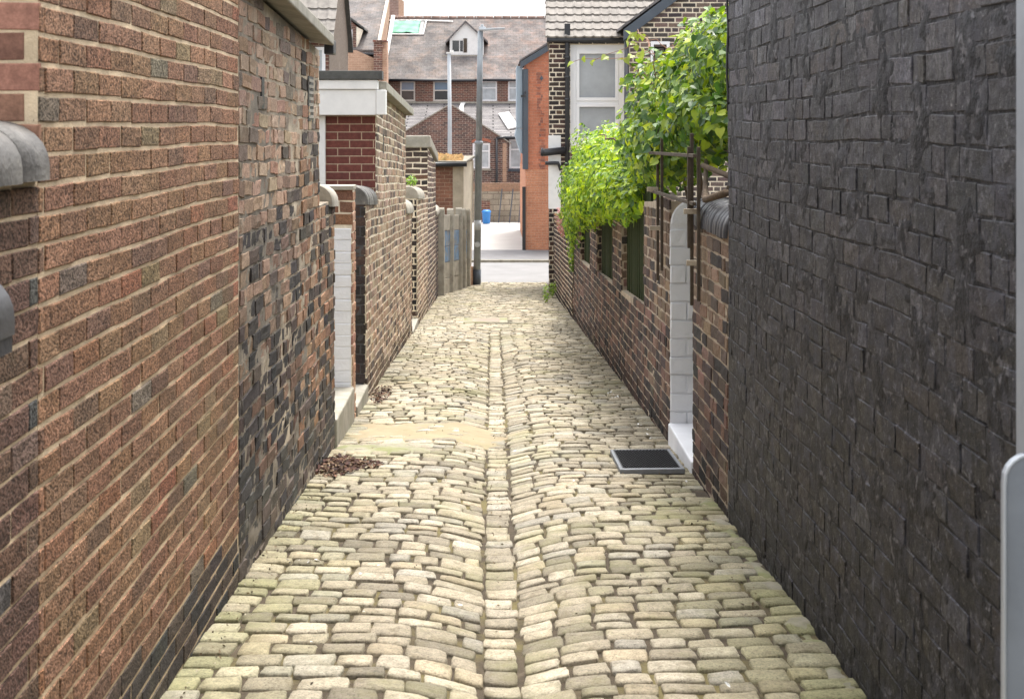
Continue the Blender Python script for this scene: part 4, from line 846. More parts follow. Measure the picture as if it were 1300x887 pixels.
# terrace row behind
YT = 66.0; EZ = PZ(97, YT); RY = 71.0; RZ = PZ(23, RY); sl = (RZ - EZ) / (RY - YT)
def roofpt(x, y, up=0.0):
    ty = (CY - y) / F; Y = (EZ - HC - YT * sl) / (ty - sl); return (PX(x, Y), Y - up * .5, PZ(y, Y) + up)
split = PX(603.5, YT)
def terrace(x0, x1, wins, fm, gm, gm2, label, roofmat):
    t = thing('terraced_house', label, 'house', 'terraced houses across the yard')
    mb = MB(); hs = [(PX(a, YT), PX(b, YT), PZ(128.5, YT), PZ(103, YT)) for a, b in wins]
    holes_wall(mb, x0, x1, ZF, EZ - .02, YT, hs, 0, .12); mb.box((x0, YT + .125, ZF), (x1, YT + 9.8, EZ - .02), 0); mb.build('wall', M['farbrick'], t)
    for h in hs:
        window(t, *h, YT + .03, fm, gm, .07, trans=((h[2] + h[3]) / 2 + (.03 if fm is not M['upvc'] else .15),), pm2=gm2)
        mb = MB(); c = (h[0] + h[1]) / 2; w_ = (h[1] - h[0]) / 2 + .05
        mb.ext([(c + w_ * t_, YT - .008, h[3] - .06 + .11 * (1 - t_ * t_)) for t_ in (-1, -.6, -.2, .2, .6, 1)] + [(c + w_ * t_, YT - .008, h[3] + .08 + .11 * (1 - t_ * t_)) for t_ in (1, .6, .2, -.2, -.6, -1)], (0, .006, 0)); mb.build('arch', m_plain('arch_brick', (.32, .13, .09), .9, .2, 30), t)
        mb = MB(); mb.box((h[0] - .05, YT - .06, h[2] - .09), (h[1] + .05, YT + .02, h[2] - .003)); mb.build('sill', M['palecoping'], t)
    mb = MB(); oy = .25
    mb.ext([(x0, YT - oy, EZ - oy * sl), (x0, RY, RZ), (x0, YT + 10.2, EZ - .1), (x0, RY, RZ - .12), (x0, YT - oy, EZ - oy * sl - .1)], (x1 - x0, 0, 0)); mb.build('roof', roofmat, t)
    mb = MB(); x = x0
    while x < x1 - .1: mb.tube([(x + .01, RY, RZ + .01 + .012 * math.sin(x * 5)), (min(x + .44, x1), RY, RZ + .01 + .012 * math.sin(x * 3))], .10, n=8); x += .45
    mb.build('ridge_tiles', M['farbrick'] if False else m_plain('ridge_tile', (.26, .18, .15), .9, .3, 3), t, smooth=True)
    mb = MB(); mb.tube([(x0, YT - .30, EZ - .20), (x1, YT - .30, EZ - .22)], .065, n=8); mb.build('gutter', M['blackpipe'], t, smooth=True)
    return t
T1 = terrace(PX(484, YT), split, [(508, 527), (550, 571)], m_plain('brown_window_frame', (.62, .56, .50), .6, .1, 5, bump=0), M['glass_blue'], M['glass_dark'], 'terraced house with dormer and green tarpaulin on its weathered slate roof', M['slate'])
T2 = terrace(split + .003, 7.5, [(610.5, 631), (645, 667), (692, 712)], M['upvc'], M['glass_pale'], M['glass_pale'], 'terraced house right of the lamp post, two white arched windows under slates', m_brick('slate_roof_warm', (.175, .15, .14), (.13, .12, .117), (.08, .07, .065), .19, .30, .014, .9, .42, third=(1.55, 1.18, 1.0)))
# dormer
DY = 67.75; dl, dr = PX(571, DY), PX(614, DY); dz0, dz1 = PZ(70, DY), PZ(50, DY); dax, daz = PX(591, DY), PZ(29, DY)
mb = MB(); h = (PX(573, DY), PX(589, DY), PZ(67, DY), PZ(50.5, DY)); holes_wall(mb, dl, dr, dz0 - .1, dz1, DY, [h], 0, .1); mb.poly([(dl, DY, dz1), (dr, DY, dz1), (dax, DY, daz)], 0)
mb.poly([(dl, DY, dz0 - .1), (dl, DY, dz1), (dl, DY + 2.5, dz1), (dl, DY + 2.5, dz0)], 0); mb.poly([(dr, DY, dz0 - .1), (dr, DY + 2.5, dz0), (dr, DY + 2.5, dz1), (dr, DY, dz1)], 0)
dm = mb.build('dormer', M['timberwhite'], T1)
window(dm, h[0], h[1], h[2], h[3], DY + .02, M['timberwhite'], M['glass_dark'], .05, mull=((h[0] * .35 + h[1] * .65),))
for o in [o for o in bpy.data.objects if o.parent and o.parent.name.startswith('window') and o.parent.parent is dm]: o.parent = dm
mb = MB(); mb.box((PX(588.5, DY), DY - .03, PZ(67, DY)), (PX(593, DY), DY - .002, PZ(49, DY))); mb.build('rotten_board', M['wood'], dm)
mb = MB(); ov = .22
for (xa, xb_) in ((dl - ov, dax), (dax, dr + ov)):
    za = dz1 - ov * (daz - dz1) / (dax - dl) if xa < dax and xb_ == dax else daz; zb_ = daz if xb_ == dax else dz1 - ov * (daz - dz1) / (dr - dax)
    mb.ext([(xa, DY - .15, za), (xb_, DY - .15, zb_), (xb_, DY - .15, zb_ + .10), (xa, DY - .15, za + .10)], (0, 3.2, 0))
mb.build('dormer_roof', M['slate2'], dm)
mb = MB(); mb.box((dl - .35, DY - .12, dz0 - .13), (dr + .05, DY - .005, dz0 - .01)); mb.build('dormer_sill', M['palecoping'], dm)
mb = MB(); mb.ext([roofpt(534, 28.5, .02), roofpt(539, 28.5, .02), roofpt(536, 44, .02), roofpt(531, 44, .02)], (0, -.01, .02)); mb.build('roof_hole', M['blackpipe'], T1)
mb = MB()
for a, b in (((492, 27.5), (541, 27.5)), ((494, 45), (538, 45)), ((541, 28), (537, 45)), ((541, 27.5), (575, 29))):
    mb.tube([roofpt(*a, .05), roofpt(*b, .05)], .035, n=6)
mb.build('roof_batten', M['timberwhite'], T1)
mb = MB(); mb.ext([roofpt(489, 96, .04), roofpt(485, 96, .04), roofpt(497, 23, .04), roofpt(501.5, 23, .04)], (0, -.03, .10)); mb.build('verge', M['timberwhite'], T1)
V = []
for j in range(13):
    for i in range(17):
        u, v = i / 16, j / 12; p = roofpt(497.5 + 36.5 * u - 3 * v, 28.5 + 15.5 * v + .5 * math.sin(u * 9) * (v > .9), .07 + .02 * math.sin(u * 14 + v * 5) + .015 * math.sin(v * 17 - u * 4)); V.append(p)
mb = MB(); mb.grid(np.array(V).reshape(1, -1, 3), 17, 13); o = mb.build('tarpaulin', M['tarp'], smooth=True, label='crinkled green tarpaulin fixed over a hole near the top of the slate roof', category='tarpaulin')
md = o.modifiers.new('thick', 'SOLIDIFY'); md.thickness = .01
mb = MB(); mb.box((PX(692, 72), 71.0, RZ - .5), (PX(699.5, 72), 71.6, PZ(2, 72))); mb.box((PX(691.4, 72), 70.95, PZ(6, 72)), (PX(700, 72), 71.65, PZ(3.5, 72))); mb.tube([(PX(695.5, 72), 71.3, PZ(2, 72)), (PX(695.5, 72), 71.3, PZ(-8, 72))], [.12, .10])
mb.build('chimney', M['farbrick'], T2)

# left background: wing with gable end, larger roof, chimneys
XW = -3.5; lw = thing('rendered_wing', 'pebbledashed gable wing with pale tiled roof rising behind the flat roofed shed', 'house')
ya, yb, ym = 28.6, 32.3, 30.45; zA = PZ(60, ya) + .1; zA = 3.75; zap = 5.85
mb = MB(); mb.ext([(XW, ya, -1.9), (XW, yb, -1.9), (XW, yb, zA), (XW, ym, zap), (XW, ya, zA)], (-6, 0, 0)); mb.build('wall', M['render'], lw)
mb = MB(); sx = -9.5
pr = math.atan2(zap - zA, ym - ya)
tiles(-8, XW + .10, ya - .3, zA - .3 * math.tan(pr) + .03, pr, 8, .34, .22, M['tile'], lw, 'roof')
mb = MB(); mb.ext([(XW + .1, yb + .25, zA - .28), (XW + .1, ym, zap + .02), (XW + .1, ym, zap + .14), (XW + .1, yb + .25, zA - .16)], (-6, 0, 0)); mb.build('rear_roof', M['felt'], lw)
mb = MB(); holes_wall(mb, -8, XW - .01, 0, zA - .1, ya - .02, [(-4.05, -3.62, PZ(95, ya), PZ(60, ya))], 0, .08, 1); mb.build('front_brick', M['farbrick'], lw)
window(lw, -4.05, -3.58, PZ(95, ya), PZ(60, ya), ya - .05, M['upvc'], M['glass_pale'], .07)

YB = 63.0; bh = thing('slate_roofed_house', 'big slate roofed house with small gabled dormer behind the pebbledashed wing', 'house')
bz = PZ(61, YB); b1 = PX(478, YB)
mb = MB(); mb.box((-13, YB, ZF), (b1, YB + 5, bz - .05)); mb.build('wall', M['farbrick2'], bh)
bsl = .475; ek = 0.0
def be(dy, dz, dx=0.0): return (b1 + dx + ek * dy, YB + dy, bz + dz)
mb = MB(); A_ = [be(-.2, -.2 * bsl), be(8, 8 * bsl), be(8, 8 * bsl - .12), be(-.2, -.2 * bsl - .1)]; mb.ext(A_, (-9, 0, 0)); mb.build('roof', M['slate'], bh)
mb = MB(); mb.ext([be(-.25, -.3, .01), be(8, 8 * bsl - .1, .01), be(8, 8 * bsl + .2, .01), be(-.25, .02, .01)], (.10, 0, 0)); mb.build('verge', M['cream'], bh)
mb = MB(); mb.ext([be(0, ZF - bz), be(7.9, ZF - bz), be(7.9, 7.8 * bsl), be(0, -.3)], (-.4, 0, 0)); mb.build('gable_wall', M['tanbrick'], bh)
mb = MB(); mb.tube([(-9, YB - .28, bz - .28), (b1, YB - .28, bz - .3)], .06, n=8); mb.build('gutter', M['blackpipe'], bh, smooth=True)
dY = YB + .05; dxl, dxr = PX(438, dY), PX(452, dY); 
mb = MB(); mb.ext([(dxl - .5, dY, PZ(62, dY)), (dxr, dY, PZ(62, dY)), (dxr, dY, PZ(33, dY)), (PX(440, dY), dY, PZ(21, dY)), (dxl - .5, dY, PZ(33, dY))], (0, 3, 0)); dmr = mb.build('dormer', M['farbrick'], bh)
mb = MB(); mb.ext([(PX(438, dY), dY - .15, PZ(20, dY)), (PX(463, dY), dY - .15, PZ(38, dY)), (PX(463, dY), dY - .15, PZ(35.5, dY)), (PX(438, dY), dY - .15, PZ(17, dY))], (0, 3.2, 0)); mb.build('dormer_roof', M['felt'], dmr)
mb = MB(); mb.box((PX(445, dY), dY - .03, PZ(62, dY)), (PX(447.5, dY), dY - .005, PZ(38, dY))); mb.build('window_frame', M['upvc'], dmr)
mb = MB(); mb.ext([(PX(452.5, dY), dY - .02, PZ(61, dY)), (PX(460, dY), dY - .02, PZ(38, dY)), (PX(452.5, dY), dY - .02, PZ(34, dY))], (0, .5, 0)); mb.build('dormer_cheek', M['cream'], dmr)
YP = 50.0; lt = thing('tan_brick_outbuilding', 'tan brick lean-to with a brick stack below the big slate roof', 'outbuilding')
mb = MB(); mb.ext([(-8, YP, ZF), (PX(479, YP), YP, ZF), (PX(479, YP), YP, PZ(76, YP)), (PX(452, YP), YP, PZ(64, YP)), (-8, YP, PZ(64, YP))], (0, 1.9, 0)); mb.build('wall', M['tanbrick'], lt)
mb = MB(); mb.box((PX(475.5, YP), YP - .35, ZF), (PX(486, YP), YP + .4, PZ(54, YP))); mb.box((PX(474.5, YP), YP - .42, PZ(54, YP)), (PX(492, YP), YP + .5, PZ(52, YP))); mb.box((PX(478, YP), YP - .40, PZ(61, YP)), (PX(489, YP), YP + .45, PZ(58.5, YP))); mb.build('brick_stack', M['farbrick'], lt)
mb = MB(); mb.box((PX(486, YP) + .003, YP - .30, ZF), (PX(492, YP), YP + .38, PZ(54.5, YP))); mb.build('stack_side', M['tanbrick'], lt)
YC = 72.0
ch = thing('chimney_stack', 'pale red brick chimney stack on the slope left of the green tarpaulin', 'chimney')
mb = MB(); mb.box((PX(494, YC), YC, PZ(60, YC)), (PX(506, YC), YC + .8, PZ(-12, YC))); mb.build('stack', m_brick('pale_chimney_brick', (.42, .29, .25), (.33, .23, .20), (.50, .42, .36), .085, .24, .014), ch)
mb = MB(); mb.ext([(PX(506, YC) + .002, YC + .01, PZ(60, YC)), (PX(512, YC), YC + .6, PZ(60, YC)), (PX(512, YC), YC + .6, PZ(1, YC)), (PX(506, YC) + .002, YC + .01, PZ(-4, YC))], (-.1, .3, 0)); mb.build('stack_flank', M['tanbrick'], ch)

# ------------------------------------------------------------------ lamp posts, steel post
lp = thing('lamp_post', 'tall grey lamp post with flat lantern at the end of the lane', 'lamp post')
YPOL = 31.0; lx = PX(605.3, YPOL); lean = (PX(610, YPOL) - lx) / 5.9
def lpt(z): return (lx + (z - ZF) * lean, YPOL, z)
mb = MB(); mb.tube([lpt(ZF - .1), lpt(ZF + .35)], [.095, .095], n=16); mb.build('base_sleeve', M['darkblue'], lp, smooth=True)
mb = MB(); mb.tube([lpt(ZF + .35), lpt(PZ(184, 31)), lpt(PZ(183.5, 31)), lpt(PZ(180, 31)), lpt(PZ(179, 31))], [.082, .080, .10, .10, .075], n=16); mb.build('lower_column', M['postpaint'], lp, smooth=True)
mb = MB(); mb.tube([lpt(PZ(179, 31)), lpt(PZ(40, 31))], [.073, .062], n=16); mb.build('upper_column', M['postpaint'], lp, smooth=True)
mb = MB(); hz = PZ(39.5, 31); hx = lpt(hz)[0]
mb.ext([(hx - .03, YPOL - .10, hz), (hx + .20, YPOL - .11, hz + .01), (hx + .56, YPOL - .06, hz + .03), (hx + .56, YPOL + .06, hz + .03), (hx + .20, YPOL + .11, hz + .01), (hx - .03, YPOL + .10, hz)], (0, 0, .045)); mb.box((hx - .04, YPOL - .05, hz + .045), (hx + .12, YPOL + .05, hz + .09)); mb.tube([(hx + .04, YPOL, hz + .09), (hx + .04, YPOL, hz + .15)], .035)
mb.build('lantern', M['postpale'], lp, bevel=.008)
mb = MB(); z = PZ(310, 31); p = lpt(z); mb.tube([(p[0], YPOL - .086, z), (p[0], YPOL - .092, z)], .065, n=16); mb.build('sticker', M['postpale'], lp)
mb = MB(); z = PZ(285, 31); mb.tube([lpt(z - .12), lpt(z + .10)], .085, n=16); mb.build('sign_band', M['postpale'], lp, smooth=True)
l2 = thing('lamp_post', 'thin pale lamp post farther off, left of the tall grey one', 'lamp post'); Y2 = 38.2; x2 = PX(571, Y2)
mb = MB(); mb.tube([(x2, Y2, ZF), (x2, Y2, PZ(150, Y2)), (x2 - .02, Y2, PZ(68, Y2))], [.075, .058, .05], n=12); mb.build('column', M['postpale'], l2, smooth=True)
mb = MB(); mb.box((x2 - .10, Y2 - .06, PZ(68.5, Y2)), (x2 + .10, Y2 + .06, PZ(66.5, Y2))); mb.tube([(x2 + .06, Y2, PZ(66.5, Y2)), (x2 + .06, Y2, PZ(64, Y2))], .05); mb.build('lantern', M['timberwhite'], l2)

sp_ = thing('steel_post', 'smooth pale grey steel post with round topped bracket at the right edge', 'post')
mb = MB(); mb.box((PX(1287, 2.52), 2.40, -.3), (1.07, 2.52, 3.0)); mb.build('post', M['steel'], sp_, bevel=.012)
mb = MB(); bx0 = PX(1270.5, 2.48); bx1 = PX(1287, 2.48) + .03; zt_ = PZ(578, 2.45); rr_ = .035
pts = [(bx0, 2.46, -.3), (bx0, 2.46, zt_ - .06)] + [(bx1 - (bx1 - bx0) * math.cos(t), 2.46, zt_ - .05 + .05 * math.sin(t)) for t in [math.pi / 2 * k / 6 for k in range(1, 7)]]
mb.ext(pts + [(bx1, 2.46, -.3)], (0, .02, 0)); mb.build('bracket_plate', M['steel'], sp_)
mb = MB(); mb.tube(pts, .0035, n=8); mb.build('bracket_edge', M['postpale'], sp_, smooth=True)

# ------------------------------------------------------------------ doormat
dmx0, dmx1, dmy0, dmy1 = .785, 1.185, 8.27, 8.98
mt = thing('doormat', 'black pimpled rubber doormat with grey border lying on the setts', 'doormat')
zq = lambda x, y: -G * y + .024 + .012 * (x - .785)
mb = MB()
def quadslab(mb, x0, x1, y0, y1, t0, t1):
    b = [(x0, y0, zq(x0, y0) + t0), (x1, y0, zq(x1, y0) + t0), (x1, y1, zq(x1, y1) + t0), (x0, y1, zq(x0, y1) + t0)]; mb.ext(b, (0, 0, t1 - t0))
for a in ((dmx0, dmx1, dmy0, dmy0 + .045), (dmx0, dmx1, dmy1 - .012, dmy1), (dmx0, dmx0 + .02, dmy0 + .046, dmy1 - .013), (dmx1 - .02, dmx1, dmy0 + .046, dmy1 - .013)): quadslab(mb, *a, -.022, .010)
mb.build('border', M['matedge'], mt, bevel=.004)
mb = MB(); quadslab(mb, dmx0 + .021, dmx1 - .021, dmy0 + .047, dmy1 - .014, -.02, .004)
for i in range(16):
    for j in range(26):
        x = dmx0 + .034 + i * .0222 + (j % 2) * .011; y = dmy0 + .06 + j * .0245
        if x < dmx1 - .028 and y < dmy1 - .02: z = zq(x, y) + .004; mb.tube([(x, y, z), (x, y, z + .008)], [.0068, .0045], n=6)
mb.build('pimpled_rubber', M['rubber'], mt, smooth=False)

# manhole cover
mh = thing('inspection_cover', 'rusty square inspection cover set in cement halfway down the lane', 'cover')
def slab(mb, x0, x1, y0, y1, dz, th):
    mb.ext([(x0, y0, float(gh(-.6, y0)) + dz), (x1, y0, float(gh(-.6, y0)) + dz), (x1, y1, float(gh(-.6, y1)) + dz), (x0, y1, float(gh(-.6, y1)) + dz)], (0, 0, th))
mb = MB(); slab(mb, -.45, .22, 19.88, 20.78, -.066, .075); mb.build('surround', M['patchgrey'], mh, bevel=.01)
mb = MB(); slab(mb, -.32, .10, 20.0, 20.62, -.055, .070); mb.build('lid', m_plain('rusty_lid', (.26, .20, .155), .8, .3, 6), mh, bevel=.005)

# ------------------------------------------------------------------ plants
def leaves(P, Nrm, size, cols, rng, shape='heart'):
    """numpy bulk of folded leaf blades at the points P facing along Nrm"""
    n = len(P); Nrm = Nrm + rng.normal(0, .38, (n, 3)); Nrm /= np.linalg.norm(Nrm, axis=1)[:, None] + 1e-9
    d = np.stack([rng.normal(0, .6, n), rng.normal(0, .6, n), rng.normal(-.55, .45, n)], 1)
    T = d - Nrm * (d * Nrm).sum(1)[:, None]; T /= np.linalg.norm(T, axis=1)[:, None] + 1e-9; B = np.cross(Nrm, T)
    if shape == 'heart': sh = [(0, .0, .0), (-.12, .30, .05), (.12, .50, .10), (.50, .40, .07), (.82, .17, .0), (1.08, 0, -.10), (.5, 0, -.03)]
    else: sh = [(0, 0, 0), (.10, .16, .03), (.35, .30, .05), (.65, .24, .02), (.88, .10, -.02), (1.05, 0, -.08), (.5, 0, -.03)]
    right = [sh[0], sh[1], sh[2], sh[3], sh[4], sh[5]]; ctr = sh[6]
    pts = right + [(a, -b, c) for a, b, c in right[4:0:-1]] + [ctr]
    L = np.array(pts); s = size[:, None, None]
    V = P[:, None, :] + s * (L[None, :, 0:1] * T[:, None, :] + L[None, :, 1:2] * B[:, None, :] + L[None, :, 2:3] * Nrm[:, None, :])
    k = len(pts); c = k - 1; tri = []
    for i in range(k - 1): tri.append((i, (i + 1) % (k - 1), c))
    tri = np.array(tri); loops = (tri[None] + (np.arange(n) * k)[:, None, None]).reshape(-1)
    return V.reshape(-1, 3), loops, np.full(n * len(tri), 3), np.repeat(cols, k, axis=0)
def crown(lumps, n, smin, smax, pal, wts, seed, shape='heart', out=(0, 0, .5), clip=None):
    rng = np.random.default_rng(seed); P = []; Nn = []; dep = []
    vol = np.array([(l[3] * l[4] * l[5]) ** .75 for l in lumps]); cnt = (vol / vol.sum() * n).astype(int)
    for l, k in zip(lumps, cnt):
        v = rng.normal(0, 1, (k, 3)); v /= np.linalg.norm(v, axis=1)[:, None]; r = 1 - np.abs(rng.normal(0, .22, k)); r = np.clip(r, .15, 1.1)
        nz = np.array([mnoise.noise(Vector((a * 2.2 + seed, b * 2.2, c * 2.2 + l[1]))) for a, b, c in v]); r = r * (1 + .35 * nz)
        p = np.array(l[:3]) + v * r[:, None] * np.array(l[3:6]); P.append(p); Nn.append(v / np.array(l[3:6]) * np.mean(l[3:6]) + np.array(out)); dep.append(r)
    P = np.concatenate(P); Nn = np.concatenate(Nn)
    g = np.array([mnoise.noise(Vector(p * 3.1)) for p in P]); k = g > -.36
    if clip is not None: k &= clip(P)
    P, Nn, g = P[k], Nn[k], g[k]; Nn /= np.linalg.norm(Nn, axis=1)[:, None]
    n = len(P); pal = np.array(pal); col = pal[rng.choice(len(pal), n, p=np.array(wts) / sum(wts))] * (1 + rng.uniform(-.18, .18, (n, 1))) * (1 + .25 * g[:, None])
    V, Lp, T, C = leaves(P, Nn, rng.uniform(smin, smax, n), col, rng, shape)
    mb = MB(); mb.raw(V, Lp, T, 0, C, np.zeros((len(Lp), 2))); return mb
def stems(paths, r0, r1, seed=0):
    mb = MB(); rr = random.Random(seed)
    for p in paths:
        q = []
        for i in range(len(p) - 1):
            a, b = Vector(p[i]), Vector(p[i + 1])
            for k in range(4): q.append(a.lerp(b, k / 4) + Vector((rr.uniform(-1, 1), rr.uniform(-1, 1), rr.uniform(-1, 1))) * .025)
        q.append(Vector(p[-1])); mb.tube(q, [r0 + (r1 - r0) * i / (len(q) - 1) for i in range(len(q))], n=6)
    return mb
notblack = lambda P: ~((P[:, 1] < 7.1) & (P[:, 0] > XR - .02)) & (P[:, 1] > 6.9)
# big vine over the gateway
vn = thing('climbing_vine', 'large leaved climbing vine spilling over the wall above the white gateway', 'climber')
lum = [(1.72, 9.3, 1.95, .52, 1.3, .50), (1.55, 10.6, 1.75, .50, 1.2, .50), (1.75, 8.4, 2.05, .48, .9, .42), (1.42, 11.7, 1.50, .34, .9, .42), (1.45, 8.9, 1.66, .32, .9, .26), (1.9, 10.0, 2.15, .5, 1.1, .34), (1.35, 10.3, 1.48, .30, .9, .34), (2.1, 8.6, 1.7, .4, .9, .5)]
pal1 = [(.25, .34, .025), (.16, .26, .022), (.075, .15, .022), (.38, .45, .035), (.04, .10, .022), (.12, .20, .06)]
vcrown = crown(lum, 17000, .030, .076, pal1, [2.6, 3, 3.4, 1.2, 3.2, 1.2], 11, 'heart', out=(-.25, -.35, .55), clip=notblack)
stems([[(1.5, 9.9, .2), (1.45, 9.5, 1.0), (1.4, 9.1, 1.5), (1.6, 8.6, 2.0)], [(1.5, 9.9, .2), (1.5, 10.3, 1.0), (1.45, 10.8, 1.7)], [(1.6, 9.0, 1.2), (1.7, 8.2, 1.6), (1.8, 7.6, 2.0)], [(1.35, 10.9, 1.1), (1.3, 10.4, 1.35), (1.4, 9.6, 1.7)]], .018, .006, 1).build('stem', M['bark'], vn, smooth=True)
# arching young shoots with a few leaves
rs_ = random.Random(7); pth = []; lp_, ln_ = [], []
for i in range(16):
    a = Vector((rs_.uniform(1.2, 1.8), rs_.uniform(9, 12.2), rs_.uniform(1.9, 2.25))); b = a + Vector((rs_.uniform(-.25, .1), rs_.uniform(-.2, .6), rs_.uniform(.05, .25))); c = b + Vector((rs_.uniform(-.45, -.05), rs_.uniform(-.3, .5), rs_.uniform(-.15, .12)))
    pth.append([a, b, c])
    for t in (.3, .6, .8, 1.0): lp_.append(list(b.lerp(c, t))); ln_.append([rs_.uniform(-.5, .5), -.6, .7])
stems(pth, .0035, .0018, 3).build('tendril', m_plain('reddish_stem', (.26, .13, .08), .7, .2, 9, bump=0), vn, smooth=True)
rng = np.random.default_rng(2); V, Lp, T, C = leaves(np.array(lp_), np.array(ln_), rng.uniform(.035, .065, len(lp_)), np.tile([[.28, .35, .04]], (len(lp_), 1)) * rng.uniform(.7, 1.2, (len(lp_), 1)), rng)
vcrown.raw(V, Lp, T, 0, C, np.zeros((len(Lp), 2))); vcrown.build('foliage', M['leaf'], vn)
# mid shrub hanging over the boarded wall
pal2 = [(.30, .42, .03), (.21, .34, .025), (.42, .52, .04), (.11, .21, .025), (.055, .12, .02)]
sh2 = thing('hanging_shrub', 'bright yellow green shrub spilling over the green boarded wall openings', 'shrub')
crown([(1.28, 13.2, 1.16, .32, 1.5, .36), (1.12, 14.4, .95, .27, 1.6, .34), (1.55, 14.5, 1.32, .50, 1.9, .34), (1.16, 12.3, 1.02, .20, 1.2, .27), (1.5, 16.2, 1.2, .45, 1.4, .34), (1.10, 15.8, .78, .22, 1.2, .34)], 14000, .035, .085, pal2, [3, 3, 2, 2, 1.5], 21, 'oval', out=(-.3, -.3, .7)).build('foliage', M['leaf'], sh2)
stems([[(1.5, 14, -.5), (1.45, 14, .6), (1.3, 13.6, 1.2)], [(1.5, 14, -.5), (1.5, 15, .6), (1.3, 15.4, 1.2)], [(1.35, 13.2, 1.2), (1.2, 13.0, 1.5), (1.05, 13.3, 1.55)]], .02, .005, 5).build('stem', M['bark'], sh2, smooth=True)
sh3 = thing('round_bush', 'rounded bush farthest down the right wall, hiding the foot of the white window', 'bush')
crown([(1.48, 18.6, 1.05, .42, 1.6, .62), (1.22, 19.4, .62, .26, 1.3, .60), (1.55, 17.4, 1.15, .42, 1.2, .48), (1.16, 19.8, .35, .14, .7, .36)], 11000, .035, .075, [(.25, .37, .03), (.17, .29, .025), (.36, .46, .035), (.09, .18, .025), (.045, .10, .02)], [3, 3, 1.5, 2.5, 1.5], 31, 'oval', out=(-.3, -.3, .7)).build('foliage', M['leaf'], sh3)
stems([[(1.5, 18.6, -.9), (1.45, 18.6, .2), (1.4, 18.6, 1.2)], [(1.5, 18.6, -.2), (1.3, 19.4, .4)]], .03, .008, 6).build('stem', M['bark'], sh3, smooth=True)
iv = thing('ivy', 'narrow strand of ivy hanging down the corner of the far right wall', 'ivy')
crown([(1.20, 20.6, -.20, .05, .30, .42), (1.21, 20.3, .1, .06, .3, .3)], 650, .03, .06, pal2, [1, 2, 1, 3, 3], 41, 'oval', out=(-.6, -.4, .1)).build('foliage', M['leaf'], iv)
stems([[(1.225, 20.6, -1.3), (1.225, 20.5, -.3), (1.22, 20.3, .3)]], .008, .003, 6).build('stem', M['bark'], iv, smooth=True)
pk = thing('pink_flowering_plant', 'pink flowering plant draped over the far end of the right wall', 'plant')
crown([(1.24, 23.4, .0, .14, 1.4, .24), (1.22, 22.4, .12, .12, .8, .16)], 1300, .02, .05, [(.46, .20, .27), (.36, .17, .20), (.22, .20, .12), (.16, .20, .07)], [3, 2, 2, 1.5], 51, 'oval', out=(-.5, -.3, .5)).build('foliage', M['leaf'], pk)
stems([[(1.3, 23.4, -.5), (1.25, 23.4, .1)]], .01, .004, 6).build('stem', M['bark'], pk, smooth=True)
def weed(x, y, h, label, seed, n=70, w=.06, name='weed', z=None):
    t = thing(name, label, 'weed'); z0 = gh(x, y) if z is None else z; z0 = float(z0)
    crown([(x, y, z0 + h * .6, w, w * 1.6, h * .5)], n, .022, .05, [(.22, .36, .04), (.13, .25, .035), (.30, .42, .06)], [2, 2, 1], seed, 'oval', out=(0, -.3, .8)).build('foliage', M['leaf'], t)
    rr = random.Random(seed); stems([[(x, y, z0 - .02), (x + rr.uniform(-w, w), y, z0 + h * .8)] for _ in range(4)], .003, .001, seed).build('stem', M['bark'], t)
weed(1.16, 26.0, .30, 'leafy green weed growing at the foot of the far right house corner', 61, 130, .06)
weed(.98, 24.6, .30, 'small weed sprouting from the setts near the far right wall', 62, 110, .07)
weed(-1.20, 19.7, .16, 'tuft of weeds growing on the rounded coping of the black ended wall', 64, 130, .07, z=.76)
weed(1.30, 7.5, .06, 'tiny moss and weed tuft under the black ribbed coping', 65, 40, .02, z=1.0)

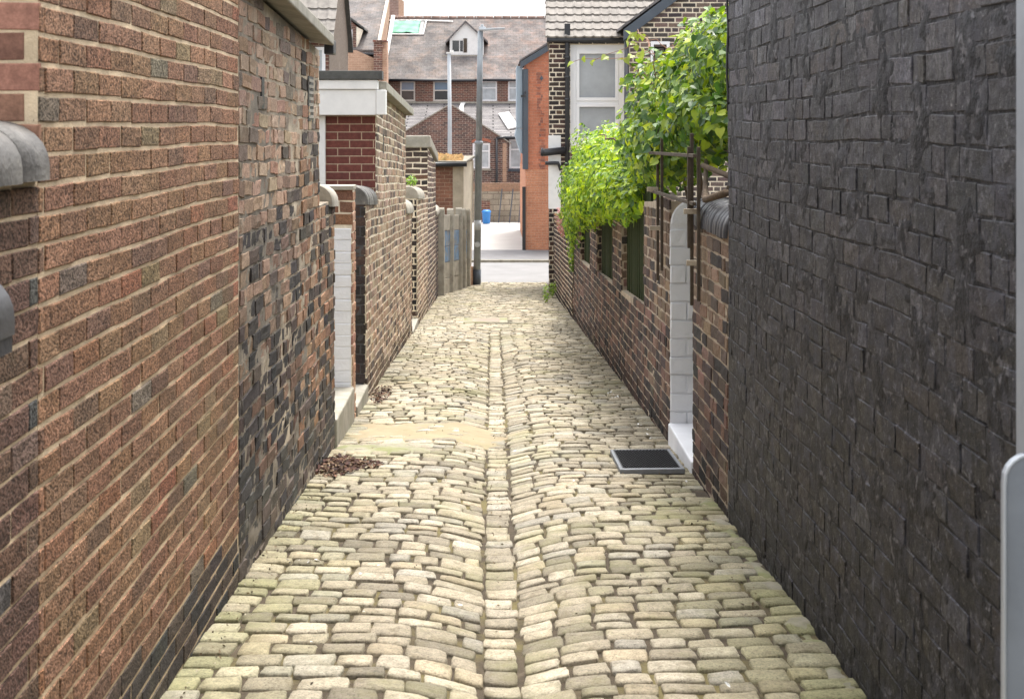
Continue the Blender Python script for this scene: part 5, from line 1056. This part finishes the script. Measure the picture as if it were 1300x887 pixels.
# dry leaves and litter
def litter(name, label, spots, seed, smin=.015, smax=.035, pal=((.10, .055, .045), (.07, .045, .04), (.16, .09, .06), (.20, .14, .09)), h=.0):
    rng = np.random.default_rng(seed); P = []
    for (cx, cy, rx_, ry_, k, hh) in spots:
        r = rng.random(k) ** .6; a = rng.uniform(0, 6.283, k); x = cx + np.cos(a) * r * rx_; y = cy + np.sin(a) * r * ry_; z = gh(x, y) + .014 + rng.random(k) * hh * (1 - r) + .004; P.append(np.stack([x, y, z], 1))
    P = np.concatenate(P); n = len(P); col = np.array(pal)[rng.integers(0, len(pal), n)] * rng.uniform(.7, 1.3, (n, 1))
    Nn = np.tile([[0, 0, 1.]], (n, 1)) + rng.normal(0, .35, (n, 3)); V, Lp, T, C = leaves(P, Nn, rng.uniform(smin, smax, n), col, rng, 'oval')
    mb = MB(); mb.raw(V, Lp, T, 0, C, np.zeros((len(Lp), 2))); mb.build(name, M['drylitter'], kind='stuff', label=label, category='leaves')
litter('dry_leaves', 'heap of dark dry leaves against the foot of the sooty left wall', [(-1.0, 8.50, .16, .34, 620, .035), (-.86, 8.55, .16, .16, 200, .015), (-1.0, 11.9, .08, .6, 190, .010)], 1, .018, .042)
litter('leaf_litter', 'scattered dry leaf scraps and twigs along the wall edges', [(-1.02, 6.5, .07, 2.2, 220, .0), (1.05, 7, .07, 3.0, 120, .0), (1.14, 15, .07, 6, 300, 0), (-1.03, 17, .05, 5, 240, 0), (0, 8, .9, 5, 200, 0), (.03, 8, .05, 5, 130, 0), (-.2, 24, .8, 5, 260, 0)], 2, .006, .018, pal=((.14, .10, .06), (.24, .19, .11), (.09, .07, .05), (.30, .27, .2)))
litter('white_litter', 'tiny white scraps of paper and mortar on the setts', [(-.9, 6.15, .10, .05, 7, 0), (.6, 8, .6, 4, 9, 0), (-.5, 6, .4, 1.2, 6, 0), (1.12, 10.0, .04, .5, 10, 0), (1.08, 12, .05, .5, 16, 0)], 5, .010, .028, pal=((.8, .79, .76), (.7, .7, .68)))
